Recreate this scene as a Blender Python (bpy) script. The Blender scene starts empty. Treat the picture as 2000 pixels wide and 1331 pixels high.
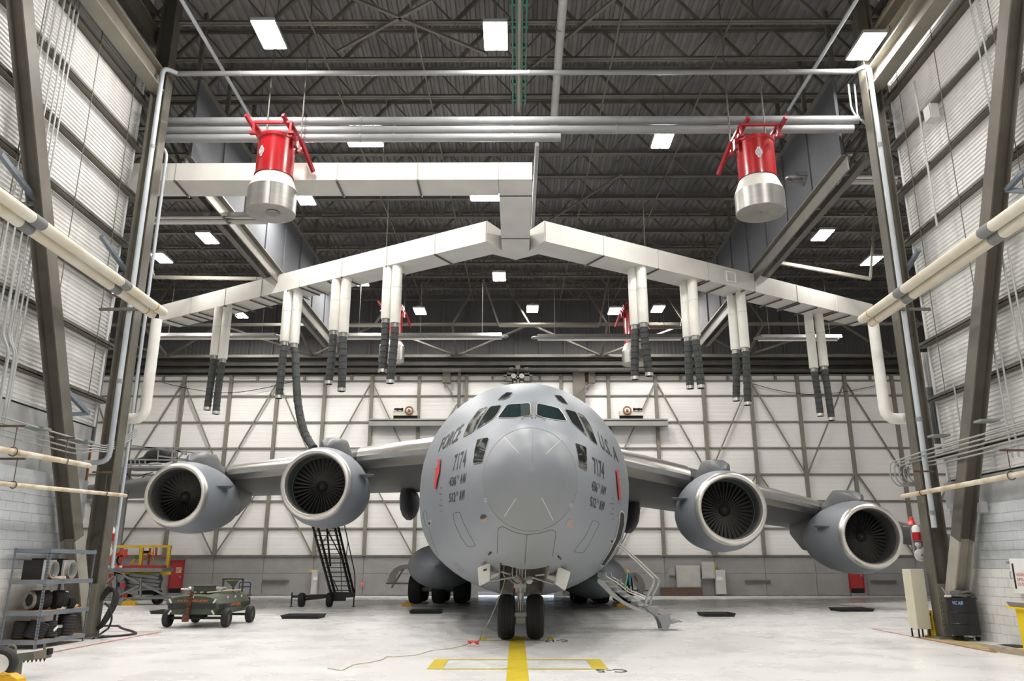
import bpy, bmesh, math, random
import numpy as np
from mathutils import Vector, Matrix, Euler
from mathutils.bvhtree import BVHTree
random.seed(7)
S = bpy.context.scene
COL = S.collection
V = Vector
R = math.radians
PI = math.pi

# ------------------------------------------------------------------ camera
FPX, TILT, CAMH, YAW = 1550.0, R(15.9), 1.65, R(0.284)
cam_d = bpy.data.cameras.new('camera')
cam = bpy.data.objects.new('camera', cam_d)
COL.objects.link(cam)
cam_d.sensor_width = 36.0
cam_d.lens = FPX * 36.0 / 2000.0
cam_d.clip_end = 300
cam.location = (0, 0, CAMH)
cam.rotation_euler = (PI / 2 + TILT, 0, YAW)
S.camera = cam
CAMR = Euler(cam.rotation_euler).to_matrix()
CAMP = V((0, 0, CAMH))

def ray(px, py):
    return (CAMR @ V(((px - 1000.0) / FPX, -(py - 665.5) / FPX, -1.0))).normalized()

def at(px, py, X=None, Y=None, Z=None):
    """World point seen at a photograph pixel, on the plane X=, Y= or Z=."""
    d = ray(px, py)
    if Y is not None: k = Y / d.y
    elif X is not None: k = X / d.x
    else: k = (Z - CAMH) / d.z
    return CAMP + d * k

# ------------------------------------------------------------------ world, exposure
w = bpy.data.worlds.new('world'); S.world = w; w.use_nodes = True
w.node_tree.nodes['Background'].inputs[0].default_value = (0.93, 0.96, 1.0, 1)
w.node_tree.nodes['Background'].inputs[1].default_value = 0.35
S.view_settings.view_transform = 'Standard'
S.view_settings.look = 'None'
S.view_settings.gamma = 1.0
S.view_settings.use_curve_mapping = False
S.view_settings.exposure = 0.0
LAMP_W = 380.0          # watts of one high-bay fixture
S.cycles.max_bounces = 8
S.cycles.diffuse_bounces = 4
S.cycles.glossy_bounces = 3
S.cycles.sample_clamp_indirect = 6.0
S.cycles.use_denoising = True

# ------------------------------------------------------------------ materials
MATS = {}
def mat(name, col, rough=0.6, metal=0.0, var=0.10, scale=1.5, bump=0.0, bscale=30.0, col2=None,
        streak=False, spec=0.5, emit=None, coat=0.0):
    if name in MATS: return MATS[name]
    m = bpy.data.materials.new(name); m.use_nodes = True
    nt = m.node_tree; b = nt.nodes['Principled BSDF']
    b.inputs['Roughness'].default_value = rough
    b.inputs['Metallic'].default_value = metal
    b.inputs['Specular IOR Level'].default_value = spec
    b.inputs['Coat Weight'].default_value = coat
    c = tuple(col) + (1,)
    geo = nt.nodes.new('ShaderNodeNewGeometry')
    src = geo.outputs['Position']
    if streak:
        mp = nt.nodes.new('ShaderNodeMapping'); mp.inputs['Scale'].default_value = streak
        nt.links.new(src, mp.inputs['Vector']); src = mp.outputs[0]
    if var > 0 or col2:
        n = nt.nodes.new('ShaderNodeTexNoise'); n.inputs['Scale'].default_value = scale
        n.inputs['Detail'].default_value = 5; n.inputs['Roughness'].default_value = 0.62
        nt.links.new(src, n.inputs['Vector'])
        rp = nt.nodes.new('ShaderNodeValToRGB')
        rp.color_ramp.elements[0].position = 0.36; rp.color_ramp.elements[1].position = 0.64
        d = col2 if col2 else [x * (1 - var) for x in col]
        u = col if col2 else [min(1, x * (1 + var * 0.6)) for x in col]
        rp.color_ramp.elements[0].color = tuple(d) + (1,)
        rp.color_ramp.elements[1].color = tuple(u) + (1,)
        nt.links.new(n.outputs['Fac'], rp.inputs['Fac'])
        nt.links.new(rp.outputs['Color'], b.inputs['Base Color'])
    else:
        b.inputs['Base Color'].default_value = c
    if bump > 0:
        n2 = nt.nodes.new('ShaderNodeTexNoise'); n2.inputs['Scale'].default_value = bscale
        nt.links.new(geo.outputs['Position'], n2.inputs['Vector'])
        bp = nt.nodes.new('ShaderNodeBump'); bp.inputs['Strength'].default_value = bump
        bp.inputs['Distance'].default_value = 0.02
        nt.links.new(n2.outputs['Fac'], bp.inputs['Height'])
        nt.links.new(bp.outputs['Normal'], b.inputs['Normal'])
    if emit:
        b.inputs['Emission Color'].default_value = tuple(emit[0]) + (1,)
        b.inputs['Emission Strength'].default_value = emit[1]
    MATS[name] = m
    return m

def ribbed(name, col, axis, freq, depth=0.4, rough=0.6, var=0.08, scale=1.2, col2=None):
    """Sheet metal too far away to show each rib: a wave bump along one axis."""
    m = mat(name, col, rough, 0, var, scale, col2=col2)
    nt = m.node_tree; b = nt.nodes['Principled BSDF']
    geo = nt.nodes.new('ShaderNodeNewGeometry')
    wv = nt.nodes.new('ShaderNodeTexWave'); wv.bands_direction = axis
    wv.inputs['Scale'].default_value = freq
    nt.links.new(geo.outputs['Position'], wv.inputs['Vector'])
    bp = nt.nodes.new('ShaderNodeBump'); bp.inputs['Strength'].default_value = depth
    bp.inputs['Distance'].default_value = 0.02
    nt.links.new(wv.outputs['Fac'], bp.inputs['Height'])
    nt.links.new(bp.outputs['Normal'], b.inputs['Normal'])
    return m

M_STEEL = mat('brown_steel', (0.115, 0.104, 0.082), 0.55, 0, 0.22, 0.9)
M_STEEL_LT = mat('primer_steel', (0.185, 0.172, 0.14), 0.6, 0, 0.15, 1.2)
M_ROOFST = mat('roof_steel', (0.125, 0.115, 0.10), 0.6, 0, 0.3, 0.6)
M_DECK = mat('roof_deck', (0.17, 0.165, 0.165), 0.6, 0, 0.35, 0.35)
M_CURT = mat('curtain_sheet', (0.095, 0.10, 0.11), 0.75, 0, 0.12, 0.5)
M_PANEL = mat('white_siding', (0.80, 0.795, 0.77), 0.45, 0.0, 0.10, 0.5)
M_GALV = mat('galvanised', (0.42, 0.43, 0.42), 0.45, 0.35, 0.12, 2)
M_GALVP = mat('gray_pipe', (0.25, 0.255, 0.26), 0.4, 0.0, 0.10, 1.5)
M_BLUEP = mat('bluegray_pipe', (0.47, 0.51, 0.54), 0.4, 0.0, 0.12, 1.2)
M_INSUL = mat('cream_lagging', (0.70, 0.665, 0.57), 0.6, 0, 0.12, 1.1, col2=(0.62, 0.55, 0.42))
M_INSULW = mat('white_lagging', (0.80, 0.78, 0.72), 0.55, 0, 0.07, 1.5)
M_INSULS = mat('stained_lagging', (0.66, 0.61, 0.50), 0.65, 0, 0.12, 2.6, col2=(0.46, 0.35, 0.21))
M_DUCT = mat('duct_white', (0.61, 0.59, 0.55), 0.5, 0, 0.07, 0.9)
M_BLACK = mat('black_rubber', (0.018, 0.018, 0.018), 0.7, 0, 0.2, 4)
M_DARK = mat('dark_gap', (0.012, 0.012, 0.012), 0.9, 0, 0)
M_HOSE = mat('hose_fabric', (0.055, 0.06, 0.058), 0.75, 0, 0.25, 5)
M_RED = mat('red_paint', (0.40, 0.010, 0.014), 0.28, 0, 0.10, 2, coat=0.3)
M_REDD = mat('dark_red_steel', (0.30, 0.012, 0.018), 0.45, 0, 0.15, 3)
M_YEL = mat('yellow_paint', (0.70, 0.46, 0.02), 0.45, 0, 0.10, 3)
M_ORANGE = mat('orange_red', (0.62, 0.075, 0.03), 0.45, 0, 0.10, 3)
M_CHROME = mat('polished_metal', (0.74, 0.71, 0.66), 0.34, 0.85, 0.06, 2)
M_BRUSH = mat('brushed_aluminium', (0.33, 0.32, 0.30), 0.38, 0.7, 0.10, 1.5, streak=(1, 1, 6))
M_SKIN = mat('aircraft_gray', (0.218, 0.238, 0.266), 0.50, 0, 0.035, 0.6)
M_SKIND = mat('aircraft_gray_radome', (0.208, 0.222, 0.244), 0.50, 0, 0.03, 0.8)
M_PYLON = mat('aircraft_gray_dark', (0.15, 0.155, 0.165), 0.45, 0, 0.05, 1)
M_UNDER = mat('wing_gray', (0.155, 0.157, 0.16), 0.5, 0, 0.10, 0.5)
M_GLASS = mat('dark_glass', (0.020, 0.024, 0.024), 0.06, 0, 0, spec=0.8)
M_SHIELD = mat('windshield_glass', (0.012, 0.026, 0.028), 0.04, 0, 0, spec=0.9)
M_INK = mat('black_marking', (0.022, 0.022, 0.024), 0.6, 0, 0)
M_SEAM = mat('seam_line', (0.10, 0.10, 0.105), 0.7, 0, 0)
M_STRIP = mat('pale_strip', (0.62, 0.60, 0.55), 0.5, 0, 0)
M_WGEAR = mat('gear_white', (0.70, 0.69, 0.64), 0.4, 0, 0.07, 4)
M_GGEAR = mat('gear_gray', (0.44, 0.45, 0.43), 0.4, 0.2, 0.12, 5)
M_FAN = mat('fan_blade', (0.26, 0.25, 0.235), 0.36, 0.5, 0.1, 3)
M_GREEN = mat('olive_green', (0.055, 0.068, 0.042), 0.5, 0, 0.15, 2)
M_GRAYP = mat('gray_paint', (0.20, 0.21, 0.215), 0.45, 0, 0.1, 3)
M_BLUEG = mat('shelf_bluegray', (0.17, 0.20, 0.235), 0.4, 0.1, 0.1, 4)
M_WOOD = mat('shelf_board', (0.50, 0.30, 0.15), 0.65, 0, 0.25, 6, streak=(1, 6, 6))
M_BEIGE = mat('beige_enamel', (0.60, 0.575, 0.44), 0.45, 0, 0.05, 1.5)
M_WHITE = mat('white_enamel', (0.78, 0.78, 0.76), 0.45, 0, 0.04, 2)
M_BLOCKW = mat('block_white', (0.74, 0.735, 0.715), 0.6, 0, 0.06, 2, bump=0.2, bscale=60)
M_BLOCKG = mat('block_gray', (0.50, 0.525, 0.545), 0.65, 0, 0.10, 1.2, bump=0.25, bscale=60)
M_CONCG = mat('gray_skirt', (0.29, 0.285, 0.28), 0.65, 0, 0.12, 1.0, bump=0.1)
M_DOORP = ribbed('door_siding', (0.77, 0.755, 0.73), 'Z', 3.9, 0.35, 0.55, 0.05, 0.4)

# ------------------------------------------------------------------ mesh collector
ORG = {}
def org(o):
    return ORG.get(o.name, V((0, 0, 0))) if o else V((0, 0, 0))

class MB:
    def __init__(s):
        s.v = []; s.f = []
    def add(s, vs, fs):
        n = len(s.v); s.v.extend([tuple(v) for v in vs]); s.f.extend([tuple(i + n for i in f) for f in fs])
        return s
    def box(s, c, d, rot=None):
        c = V(c); x, y, z = d[0] / 2, d[1] / 2, d[2] / 2
        P = [V((i, j, k)) for i in (-x, x) for j in (-y, y) for k in (-z, z)]
        if rot is not None:
            m = rot if isinstance(rot, Matrix) else Euler(rot).to_matrix()
            P = [m @ p for p in P]
        return s.add([c + p for p in P], [(0, 1, 3, 2), (4, 6, 7, 5), (0, 4, 5, 1), (2, 3, 7, 6), (0, 2, 6, 4), (1, 5, 7, 3)])
    def box2(s, a, b):
        a = V(a); b = V(b)
        return s.box((a + b) / 2, [abs(b[i] - a[i]) for i in range(3)])
    def frame(s, p0, p1, up=None):
        d = (V(p1) - V(p0)).normalized()
        up = V(up) if up is not None else (V((0, 0, 1)) if abs(d.z) < 0.95 else V((0, 1, 0)))
        u = d.cross(up).normalized(); w = u.cross(d).normalized()
        return d, u, w
    def beam(s, p0, p1, wd, ht, up=None):
        d, u, w = s.frame(p0, p1, up)
        P = []
        for p in (V(p0), V(p1)):
            for a, b in ((-1, -1), (1, -1), (1, 1), (-1, 1)):
                P.append(p + u * a * wd / 2 + w * b * ht / 2)
        return s.add(P, [(0, 3, 2, 1), (4, 5, 6, 7), (0, 1, 5, 4), (1, 2, 6, 5), (2, 3, 7, 6), (3, 0, 4, 7)])
    def ibeam(s, p0, p1, wd, ht, t=0.03, up=None):
        """I section: flanges wd wide, ht apart along `up`."""
        d, u, w = s.frame(p0, p1, up)
        p0 = V(p0); p1 = V(p1)
        for k in (-1, 1):
            o = w * k * (ht - t) / 2
            s.beam(p0 + o, p1 + o, wd, t, w)
        s.beam(p0, p1, t, ht - 2 * t, w)
        return s
    def tube(s, pts, r, n=10, caps=True, closed=False):
        pts = [V(p) for p in pts]; m = len(pts)
        rs = r if isinstance(r, (list, tuple)) else [r] * m
        T = []
        for i in range(m):
            if closed: t = pts[(i + 1) % m] - pts[i - 1]
            else: t = pts[min(i + 1, m - 1)] - pts[max(i - 1, 0)]
            T.append(t.normalized() if t.length > 1e-9 else V((0, 0, 1)))
        a = V((0, 0, 1)) if abs(T[0].z) < 0.9 else V((1, 0, 0))
        u = T[0].cross(a).normalized(); base = len(s.v); vs = []
        for i in range(m):
            u = (u - T[i] * u.dot(T[i]))
            u = u.normalized() if u.length > 1e-6 else T[i].orthogonal().normalized()
            w = T[i].cross(u)
            for k in range(n):
                an = 2 * PI * k / n
                vs.append(pts[i] + (u * math.cos(an) + w * math.sin(an)) * rs[i])
        fs = []
        for i in range(m if closed else m - 1):
            j = (i + 1) % m
            for k in range(n):
                k2 = (k + 1) % n
                fs.append((i * n + k, i * n + k2, j * n + k2, j * n + k))
        if caps and not closed:
            fs.append(tuple(range(n))[::-1]); fs.append(tuple((m - 1) * n + k for k in range(n)))
        return s.add(vs, fs)
    def lathe(s, prof, o=(0, 0, 0), axis=(0, 0, 1), n=32):
        """prof: list of (radius, distance along axis)."""
        o = V(o); ax = V(axis).normalized()
        u = ax.orthogonal().normalized(); w = ax.cross(u)
        vs = []; fs = []; m = len(prof)
        for r, h in prof:
            for k in range(n):
                a = 2 * PI * k / n
                vs.append(o + ax * h + (u * math.cos(a) + w * math.sin(a)) * r)
        for i in range(m - 1):
            for k in range(n):
                k2 = (k + 1) % n
                fs.append((i * n + k, i * n + k2, (i + 1) * n + k2, (i + 1) * n + k))
        return s.add(vs, fs)
    def prism(s, poly, thick):
        """poly: 3-D points of a flat outline; thick: extrusion vector (centred)."""
        t = V(thick); n = len(poly); P = [V(p) for p in poly]
        vs = [p - t / 2 for p in P] + [p + t / 2 for p in P]
        fs = [tuple(range(n))[::-1], tuple(range(n, 2 * n))]
        for i in range(n):
            j = (i + 1) % n
            fs.append((i, j, n + j, n + i))
        return s.add(vs, fs)
    def grid(s, rows, closed=False):
        m = len(rows); n = len(rows[0]); vs = [p for r in rows for p in r]; fs = []
        for i in range(m - 1):
            for k in range(n if closed else n - 1):
                k2 = (k + 1) % n
                fs.append((i * n + k, i * n + k2, (i + 1) * n + k2, (i + 1) * n + k))
        return s.add(vs, fs)
    def sphere(s, c, r, n=16, sz=1.0):
        pr = [(max(1e-4, r * math.sin(PI * i / 10)), -r * sz * math.cos(PI * i / 10)) for i in range(11)]
        return s.lathe(pr, c, (0, 0, 1), n)
    def mesh(s, name, m, off=None, smooth=True, ang=35, fix=False):
        me = bpy.data.meshes.new(name)
        vs = s.v if off is None or off.length == 0 else [(x - off.x, y - off.y, z - off.z) for x, y, z in s.v]
        me.from_pydata(vs, [], s.f); me.update()
        if fix:
            bm = bmesh.new(); bm.from_mesh(me)
            bmesh.ops.recalc_face_normals(bm, faces=bm.faces); bm.to_mesh(me); bm.free()
        me.materials.append(m)
        if smooth:
            me.shade_smooth(); me.set_sharp_from_angle(angle=R(ang))
        return me
    def build(s, name, m, parent=None, smooth=True, label=None, ang=35, fix=True, bevel=0.0, kind=None):
        off = org(parent)
        me = s.mesh(name, m, off, smooth, ang, fix)
        o = bpy.data.objects.new(name, me); COL.objects.link(o)
        if parent is not None:
            o.parent = parent; ORG[o.name] = off
        if label: o['label'] = label
        if kind: o['kind'] = kind
        if bevel > 0:
            md = o.modifiers.new('bevel', 'BEVEL'); md.width = bevel; md.segments = 2; md.limit_method = 'ANGLE'
        return o

def thing(name, label, cat, loc=(0, 0, 0), rz=0.0, group=None, world=True):
    o = bpy.data.objects.new(name, None); COL.objects.link(o)
    o.empty_display_size = 0.3
    o.location = loc; o.rotation_euler = (0, 0, rz)
    o['label'] = label; o['category'] = cat
    if group: o['group'] = group
    ORG[o.name] = V(loc) if world else V((0, 0, 0))
    return o
def tag(o, label, cat, group=None):
    o['label'] = label; o['category'] = cat
    if group: o['group'] = group
    return o
def struct(name, mb, m, parent=None, **k):
    o = mb.build(name, m, parent, **k)
    if parent is None: o['kind'] = 'structure'
    return o
def inst(src, name, loc=(0, 0, 0), rot=(0, 0, 0), parent=None, scale=None):
    """New object sharing src's mesh."""
    o = bpy.data.objects.new(name, src.data if hasattr(src, 'data') else src)
    COL.objects.link(o)
    if parent is not None:
        o.parent = parent; ORG[o.name] = org(parent)
        loc = V(loc) - org(parent)
    o.location = loc; o.rotation_euler = rot
    if scale: o.scale = scale
    return o
def copy_tree(src, parent=None):
    c = src.copy(); COL.objects.link(c); ORG[c.name] = org(src)
    if parent is not None: c.parent = parent
    for ch in list(src.children): copy_tree(ch, c)
    return c
def arc(c, r, a0, a1, n, u, w):
    c = V(c); u = V(u); w = V(w)
    return [c + u * r * math.cos(a0 + (a1 - a0) * i / n) + w * r * math.sin(a0 + (a1 - a0) * i / n) for i in range(n + 1)]
def bend(pts, r=0.2, n=4):
    """Round the corners of a polyline."""
    pts = [V(p) for p in pts]; out = [pts[0]]
    for i in range(1, len(pts) - 1):
        a = pts[i - 1] - pts[i]; b = pts[i + 1] - pts[i]
        k = min(r, a.length * 0.45, b.length * 0.45)
        p, q = pts[i] + a.normalized() * k, pts[i] + b.normalized() * k
        for j in range(n + 1):
            t = j / n
            out.append(p * (1 - t) ** 2 + pts[i] * 2 * t * (1 - t) + q * t * t)
    out.append(pts[-1])
    return out
def text_mesh(txt, shear=0.0, bold=0.0):
    cu = bpy.data.curves.new('lettering', 'FONT'); cu.body = txt; cu.shear = shear; cu.offset = bold
    cu.resolution_u = 3
    o = bpy.data.objects.new('lettering', cu); COL.objects.link(o)
    bpy.context.view_layer.update()
    me = bpy.data.meshes.new_from_object(o.evaluated_get(bpy.context.evaluated_depsgraph_get()))
    vs = [v.co.copy() for v in me.vertices]; fs = [tuple(p.vertices) for p in me.polygons]
    bpy.data.objects.remove(o); bpy.data.curves.remove(cu); bpy.data.meshes.remove(me)
    x0 = min(v.x for v in vs); x1 = max(v.x for v in vs); y0 = min(v.y for v in vs); y1 = max(v.y for v in vs)
    return [((v.x - x0) / (x1 - x0), (v.y - y0) / max(1e-6, y1 - y0)) for v in vs], fs
def flat_text(txt, o, u, v, name, m, parent, shear=0.0, bold=0.0):
    """Lettering lying flat: o = lower left corner, u = width vector, v = height vector."""
    uv, fs = text_mesh(txt, shear, bold); o = V(o); u = V(u); v = V(v)
    b = MB(); b.add([o + u * a + v * c for a, c in uv], fs)
    return b.build(name, m, parent, smooth=False, fix=False)
# ================================================================== SHELL
XW = 11.0        # nose bay side walls
YC = 20.7        # where the nose bay opens into the wing bay
YB = 48.5        # face of the rear hangar door
XS = 31.0        # wing bay side walls
ZR = 18.6        # underside of roof deck

# floor -------------------------------------------------------------
def floor_mat():
    m = bpy.data.materials.new('floor_coating'); m.use_nodes = True; nt = m.node_tree
    b = nt.nodes['Principled BSDF']; geo = nt.nodes.new('ShaderNodeNewGeometry')
    def noise(scale, sx, sy, det=6):
        mp = nt.nodes.new('ShaderNodeMapping'); mp.inputs['Scale'].default_value = (sx, sy, 1)
        nt.links.new(geo.outputs['Position'], mp.inputs[0])
        n = nt.nodes.new('ShaderNodeTexNoise'); n.inputs['Scale'].default_value = scale; n.inputs['Detail'].default_value = det
        nt.links.new(mp.outputs[0], n.inputs['Vector']); return n.outputs['Fac']
    def ramp(fac, p0, c0, p1, c1):
        r = nt.nodes.new('ShaderNodeValToRGB')
        r.color_ramp.elements[0].position = p0; r.color_ramp.elements[0].color = c0
        r.color_ramp.elements[1].position = p1; r.color_ramp.elements[1].color = c1
        nt.links.new(fac, r.inputs[0]); return r.outputs[0]
    a = ramp(noise(0.35, 1, 1), 0.35, (0.77, 0.76, 0.745, 1), 0.65, (0.82, 0.815, 0.80, 1))
    st = ramp(noise(1.2, 0.35, 2.2), 0.15, (0.95, 0.945, 0.935, 1), 0.7, (1, 1, 1, 1))
    sk = ramp(noise(5.0, 0.6, 2.0, 2), 0.20, (0.90, 0.89, 0.88, 1), 0.40, (1, 1, 1, 1))
    def mul(x, y):
        mx = nt.nodes.new('ShaderNodeMix'); mx.data_type = 'RGBA'; mx.blend_type = 'MULTIPLY'
        mx.inputs[0].default_value = 1.0
        nt.links.new(x, mx.inputs[6]); nt.links.new(y, mx.inputs[7]); return mx.outputs[2]
    nt.links.new(mul(mul(a, st), sk), b.inputs['Base Color'])
    r = ramp(noise(0.8, 1, 1), 0.3, (0.22, 0.22, 0.22, 1), 0.7, (0.36, 0.36, 0.36, 1))
    nt.links.new(r, b.inputs['Roughness'])
    b.inputs['Specular IOR Level'].default_value = 0.5
    return m
struct('floor', MB().box2((-XS - .5, -9, -0.3), (XS + .5, YB + 6, 0.0)), floor_mat(), smooth=False)

M_FYEL = mat('floor_yellow', (0.66, 0.50, 0.02), 0.4, 0, 0.10, 3)
M_FRED = mat('floor_red', (0.50, 0.10, 0.085), 0.45, 0, 0.15, 3)
def strip(a, b, wd, z, mb):
    a = V((a[0], a[1], 0)); b = V((b[0], b[1], 0)); d = (b - a).normalized(); n = V((-d.y, d.x, 0)) * wd / 2
    zz = V((0, 0, z))
    mb.add([a - n + zz, b - n + zz, b + n + zz, a + n + zz], [(0, 1, 2, 3)])
def floor_line(label, segs, m, z=0.003, wd=0.1):
    L = MB()
    for s in segs: strip(s[0], s[1], s[2] if len(s) > 2 else wd, z, L)
    o = L.build('floor_marking', m, smooth=False)
    return tag(o, label, 'floor marking')
LX = 0.02
floor_line('wide yellow centre line painted on the white floor under the nose wheels', [((LX, 6), (LX, 20.8), 0.345)], M_FYEL)
def gpt(px, py): return at(px, py, Z=0.0)
def rect_mark(label, p, z):
    a, b, c, d = [gpt(*q) for q in p]      # near-left near-right far-right far-left
    L = MB()
    yn = (a.y + b.y) / 2; yf = (c.y + d.y) / 2; xl = (a.x + d.x) / 2; xr = (b.x + c.x) / 2
    for y in (yn, yf): strip((xl, y), (xr, y), 0.13, z, L)
    return L, xl, xr, yn, yf
L, xl, xr, yn, yf = rect_mark('', [(833, 1308), (1187, 1307), (1172, 1289), (849, 1290)], 0.005)
for x, sg in ((xl, 1), (xr, -1)): strip((x + sg * .13, yn), (x + sg * .13, yf), 0.26, 0.006, L)
tag(L.build('floor_marking', M_FYEL, smooth=False), 'large yellow stop box across the centre line in front of the nose gear', 'floor marking')
L, xl, xr, yn, yf = rect_mark('', [(939, 1252), (1082, 1252), (1078, 1245), (940, 1245)], 0.005)
for x, sg in ((xl, 1), (xr, -1)): strip((x + sg * .06, yn), (x + sg * .06, yf), 0.13, 0.006, L)
tag(L.build('floor_marking', M_FYEL, smooth=False), 'small yellow stop box at the nose wheels', 'floor marking')
M_INKF = mat('floor_ink', (0.05, 0.05, 0.05), 0.5, 0, 0)
for txt, px, lab in (('C-5', [(1222, 1308.5), (1167, 1314.5)], 'black stencilled C-5 upside down beside the large yellow stop box'),
                     ('C-17', [(1108, 1250.5), (1064, 1255)], 'black stencilled C-17 upside down beside the small yellow stop box')):
    a = gpt(px[0][0], px[0][1]); b = gpt(px[1][0], px[1][1])
    o = flat_text(txt, (a.x, a.y, 0.006), (b.x - a.x, 0, 0), (0, b.y - a.y, 0), 'floor_stencil', M_INKF, None, bold=0.01)
    tag(o, lab, 'lettering')
rl = [gpt(60, 1283), gpt(315, 1235), gpt(190, 1240)]
floor_line('red floor line running past the shelf along the left wall', [(rl[0], rl[1], .09), (rl[1], gpt(180, 1234), .06), (gpt(190, 1248), gpt(312, 1239), .05)], M_FRED)
floor_line('red floor line beside the beige cabinet along the right wall', [(gpt(1703, 1229), gpt(1945, 1276), .08), (gpt(1703, 1229), gpt(1790, 1230), .05)], M_FRED)
# yellow worn patch at right column foot
floor_line('worn tan strip of floor along the right wall', [((9.95, 17.0), (9.95, 20.6), 0.75)],
           mat('floor_tan', (0.55, 0.44, 0.22), 0.5, 0, 0.3, 3), z=0.002)

# ceiling -------------------------------------------------------------
deck = MB()
per, dep = 0.305, 0.075
xs = []; x = -XS
while x < XS:
    xs += [(x, 0), (x + per * .42, 0), (x + per * .55, dep), (x + per * .87, dep)]; x += per
rowA = [V((a, -2, ZR + z)) for a, z in xs]; rowB = [V((a, YB + .4, ZR + z)) for a, z in xs]
deck.grid([rowA, rowB])
deck.box2((-XS - .3, -2, ZR + .12), (XS + .3, YB + 6, ZR + .3))
ceiling = struct('ceiling', deck, M_DECK, smooth=False, fix=False)

JZ0, JZ1 = 17.35, 18.47     # bottom / top chord
PAN = 1.85
ch = MB()
for z in (JZ0, JZ1):
    for dy in (-0.055, 0.055):
        ch.box((0, dy, z), (2 * XS, 0.09, 0.02)); ch.box((0, dy * 0.5, z + (0.05 if z == JZ0 else -0.05)), (2 * XS, 0.02, 0.1))
joist_me = ch.mesh('roof_joist', M_ROOFST, None, False)
wb = MB().beam((0, 0, JZ0), (PAN / 2, 0, JZ1), 0.10, 0.10).mesh('web_bar', M_ROOFST, None, False)
wt = MB().beam((PAN / 2, 0, JZ1), (PAN, 0, JZ0), 0.045, 0.045).mesh('web_rod', M_ROOFST, None, False)
JY = [9.6, 11.8, 14.0] + [23.95 - 1.98 * k for k in (4, 3, 2, 1, 0)]
JY = [1.65 * 0 + y for y in (10.3, 12.3, 14.3, 16.3, 18.25, 20.3, 22.1, 24.2, 26.2, 28.2, 30.1, 32.2, 34.1, 35.9, 38.0, 40.0, 42.0, 44.0, 46.0)]
for j, y in enumerate(JY):
    jo = inst(joist_me, 'roof_joist', (0, y, 0), parent=ceiling)
    zz = y * .9617 + 16 * .274
    lim = 0.66 * zz * (1.0 if y < 20 else 1.0)
    n = int(min(lim, 26) / PAN)
    many = y > 31
    if not many:
        for k in range(-n, n):
            a = k * PAN
            s = 1 if k < 0 else -1
            if s > 0:
                inst(wb, 'web_bar', (a, 0, 0), parent=jo); inst(wt, 'web_rod', (a, 0, 0), parent=jo)
            else:
                inst(wb, 'web_bar', (a + PAN, 0, 0), parent=jo, scale=(-1, 1, 1)); inst(wt, 'web_rod', (a + PAN, 0, 0), parent=jo, scale=(-1, 1, 1))
    else:
        q = MB()
        for k in range(-16, 16):
            a = k * PAN; h = PAN / 2
            q.beam((a, 0, JZ0), (a + h, 0, JZ1), .08 if k < 0 else .05, .08 if k < 0 else .05)
            q.beam((a + h, 0, JZ1), (a + PAN, 0, JZ0), .05 if k < 0 else .08, .05 if k < 0 else .08)
        me = q.mesh('web_bars', M_ROOFST, None, False)
        wo = inst(me, 'web_bars', (0, 0, 0), parent=jo); wo['kind'] = 'stuff'
# bridging lines running front to back under the joists
for x in (-16.5, -13, -6.3, -3.2, 3.3, 6.6, 13, 16.5):
    MB().beam((x, 9.5, JZ0 - .02), (x + (0.6 if x < 0 else -0.6), 47, JZ0 - .02), 0.05, 0.05).build('bridging_bar', M_ROOFST, ceiling, smooth=False)
# horizontal wind bracing under the roof (crossing flat bars)
for a, b in (((690 - 40, -20), (950, 105)), ((1210, -10), (1040, 130)), ((1060, 440), (1215, 340)), ((845, 0), (660, 100))):
    MB().beam(at(*a, Z=JZ0 - .1), at(*b, Z=JZ0 - .1), 0.09, 0.07).build('wind_brace', M_ROOFST, ceiling, smooth=False)

M_GIRD = mat('girder_flange', (.15, .14, .12), .55, 0, .15, .8)
# draft curtains / girders along the two column lines, from the columns to the rear door
for sx in (-1, 1):
    X = sx * 9.85
    cu = MB()
    for z, wd, ht in ((13.55, 0.34, 0.05), (13.3, 0.05, 0.5)):
        cu.box((X + sx * 0.10, (21.45 + 42.5) / 2, z), (wd, 42.5 - 21.45, ht))
    cu.box((X + sx * .75, (21.45 + 42.5) / 2, 13.5), (0.22, 42.5 - 21.45, 0.22))
    cu.box((X, (21.45 + 42.5) / 2, 16.22), (.3, 42.5 - 21.45, .06))
    g = cu.build('draft_girder', M_GIRD, ceiling, smooth=False)
    y = 21.45
    while y < 42:
        MB().box2((X - .03, y + .015, 13.58), (X + .03, y + 2.42, 16.2)).build('curtain_panel', M_CURT, g, smooth=False)
        MB().beam((X - sx * .05, y, 13.6), (X - sx * .05, y, 16.2), 0.06, 0.06).build('curtain_stud', M_CURT, g, smooth=False)
        MB().beam((X + sx * .15, y + 1.2, 13.5), (X + sx * .72, y + 1.2, 13.5), 0.06, 0.06).build('girder_strut', M_GIRD, g, smooth=False)
        MB().beam((X + sx * .75, y, 13.5), (X + sx * 2.6, y + .1, 16.9), 0.09, 0.09).build('girder_brace', M_ROOFST, g, smooth=False)
        MB().beam((X, y, 16.2), (X, y, ZR), .12, .12).build('girder_post', M_ROOFST, g, smooth=False)
        y += 2.45

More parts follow.
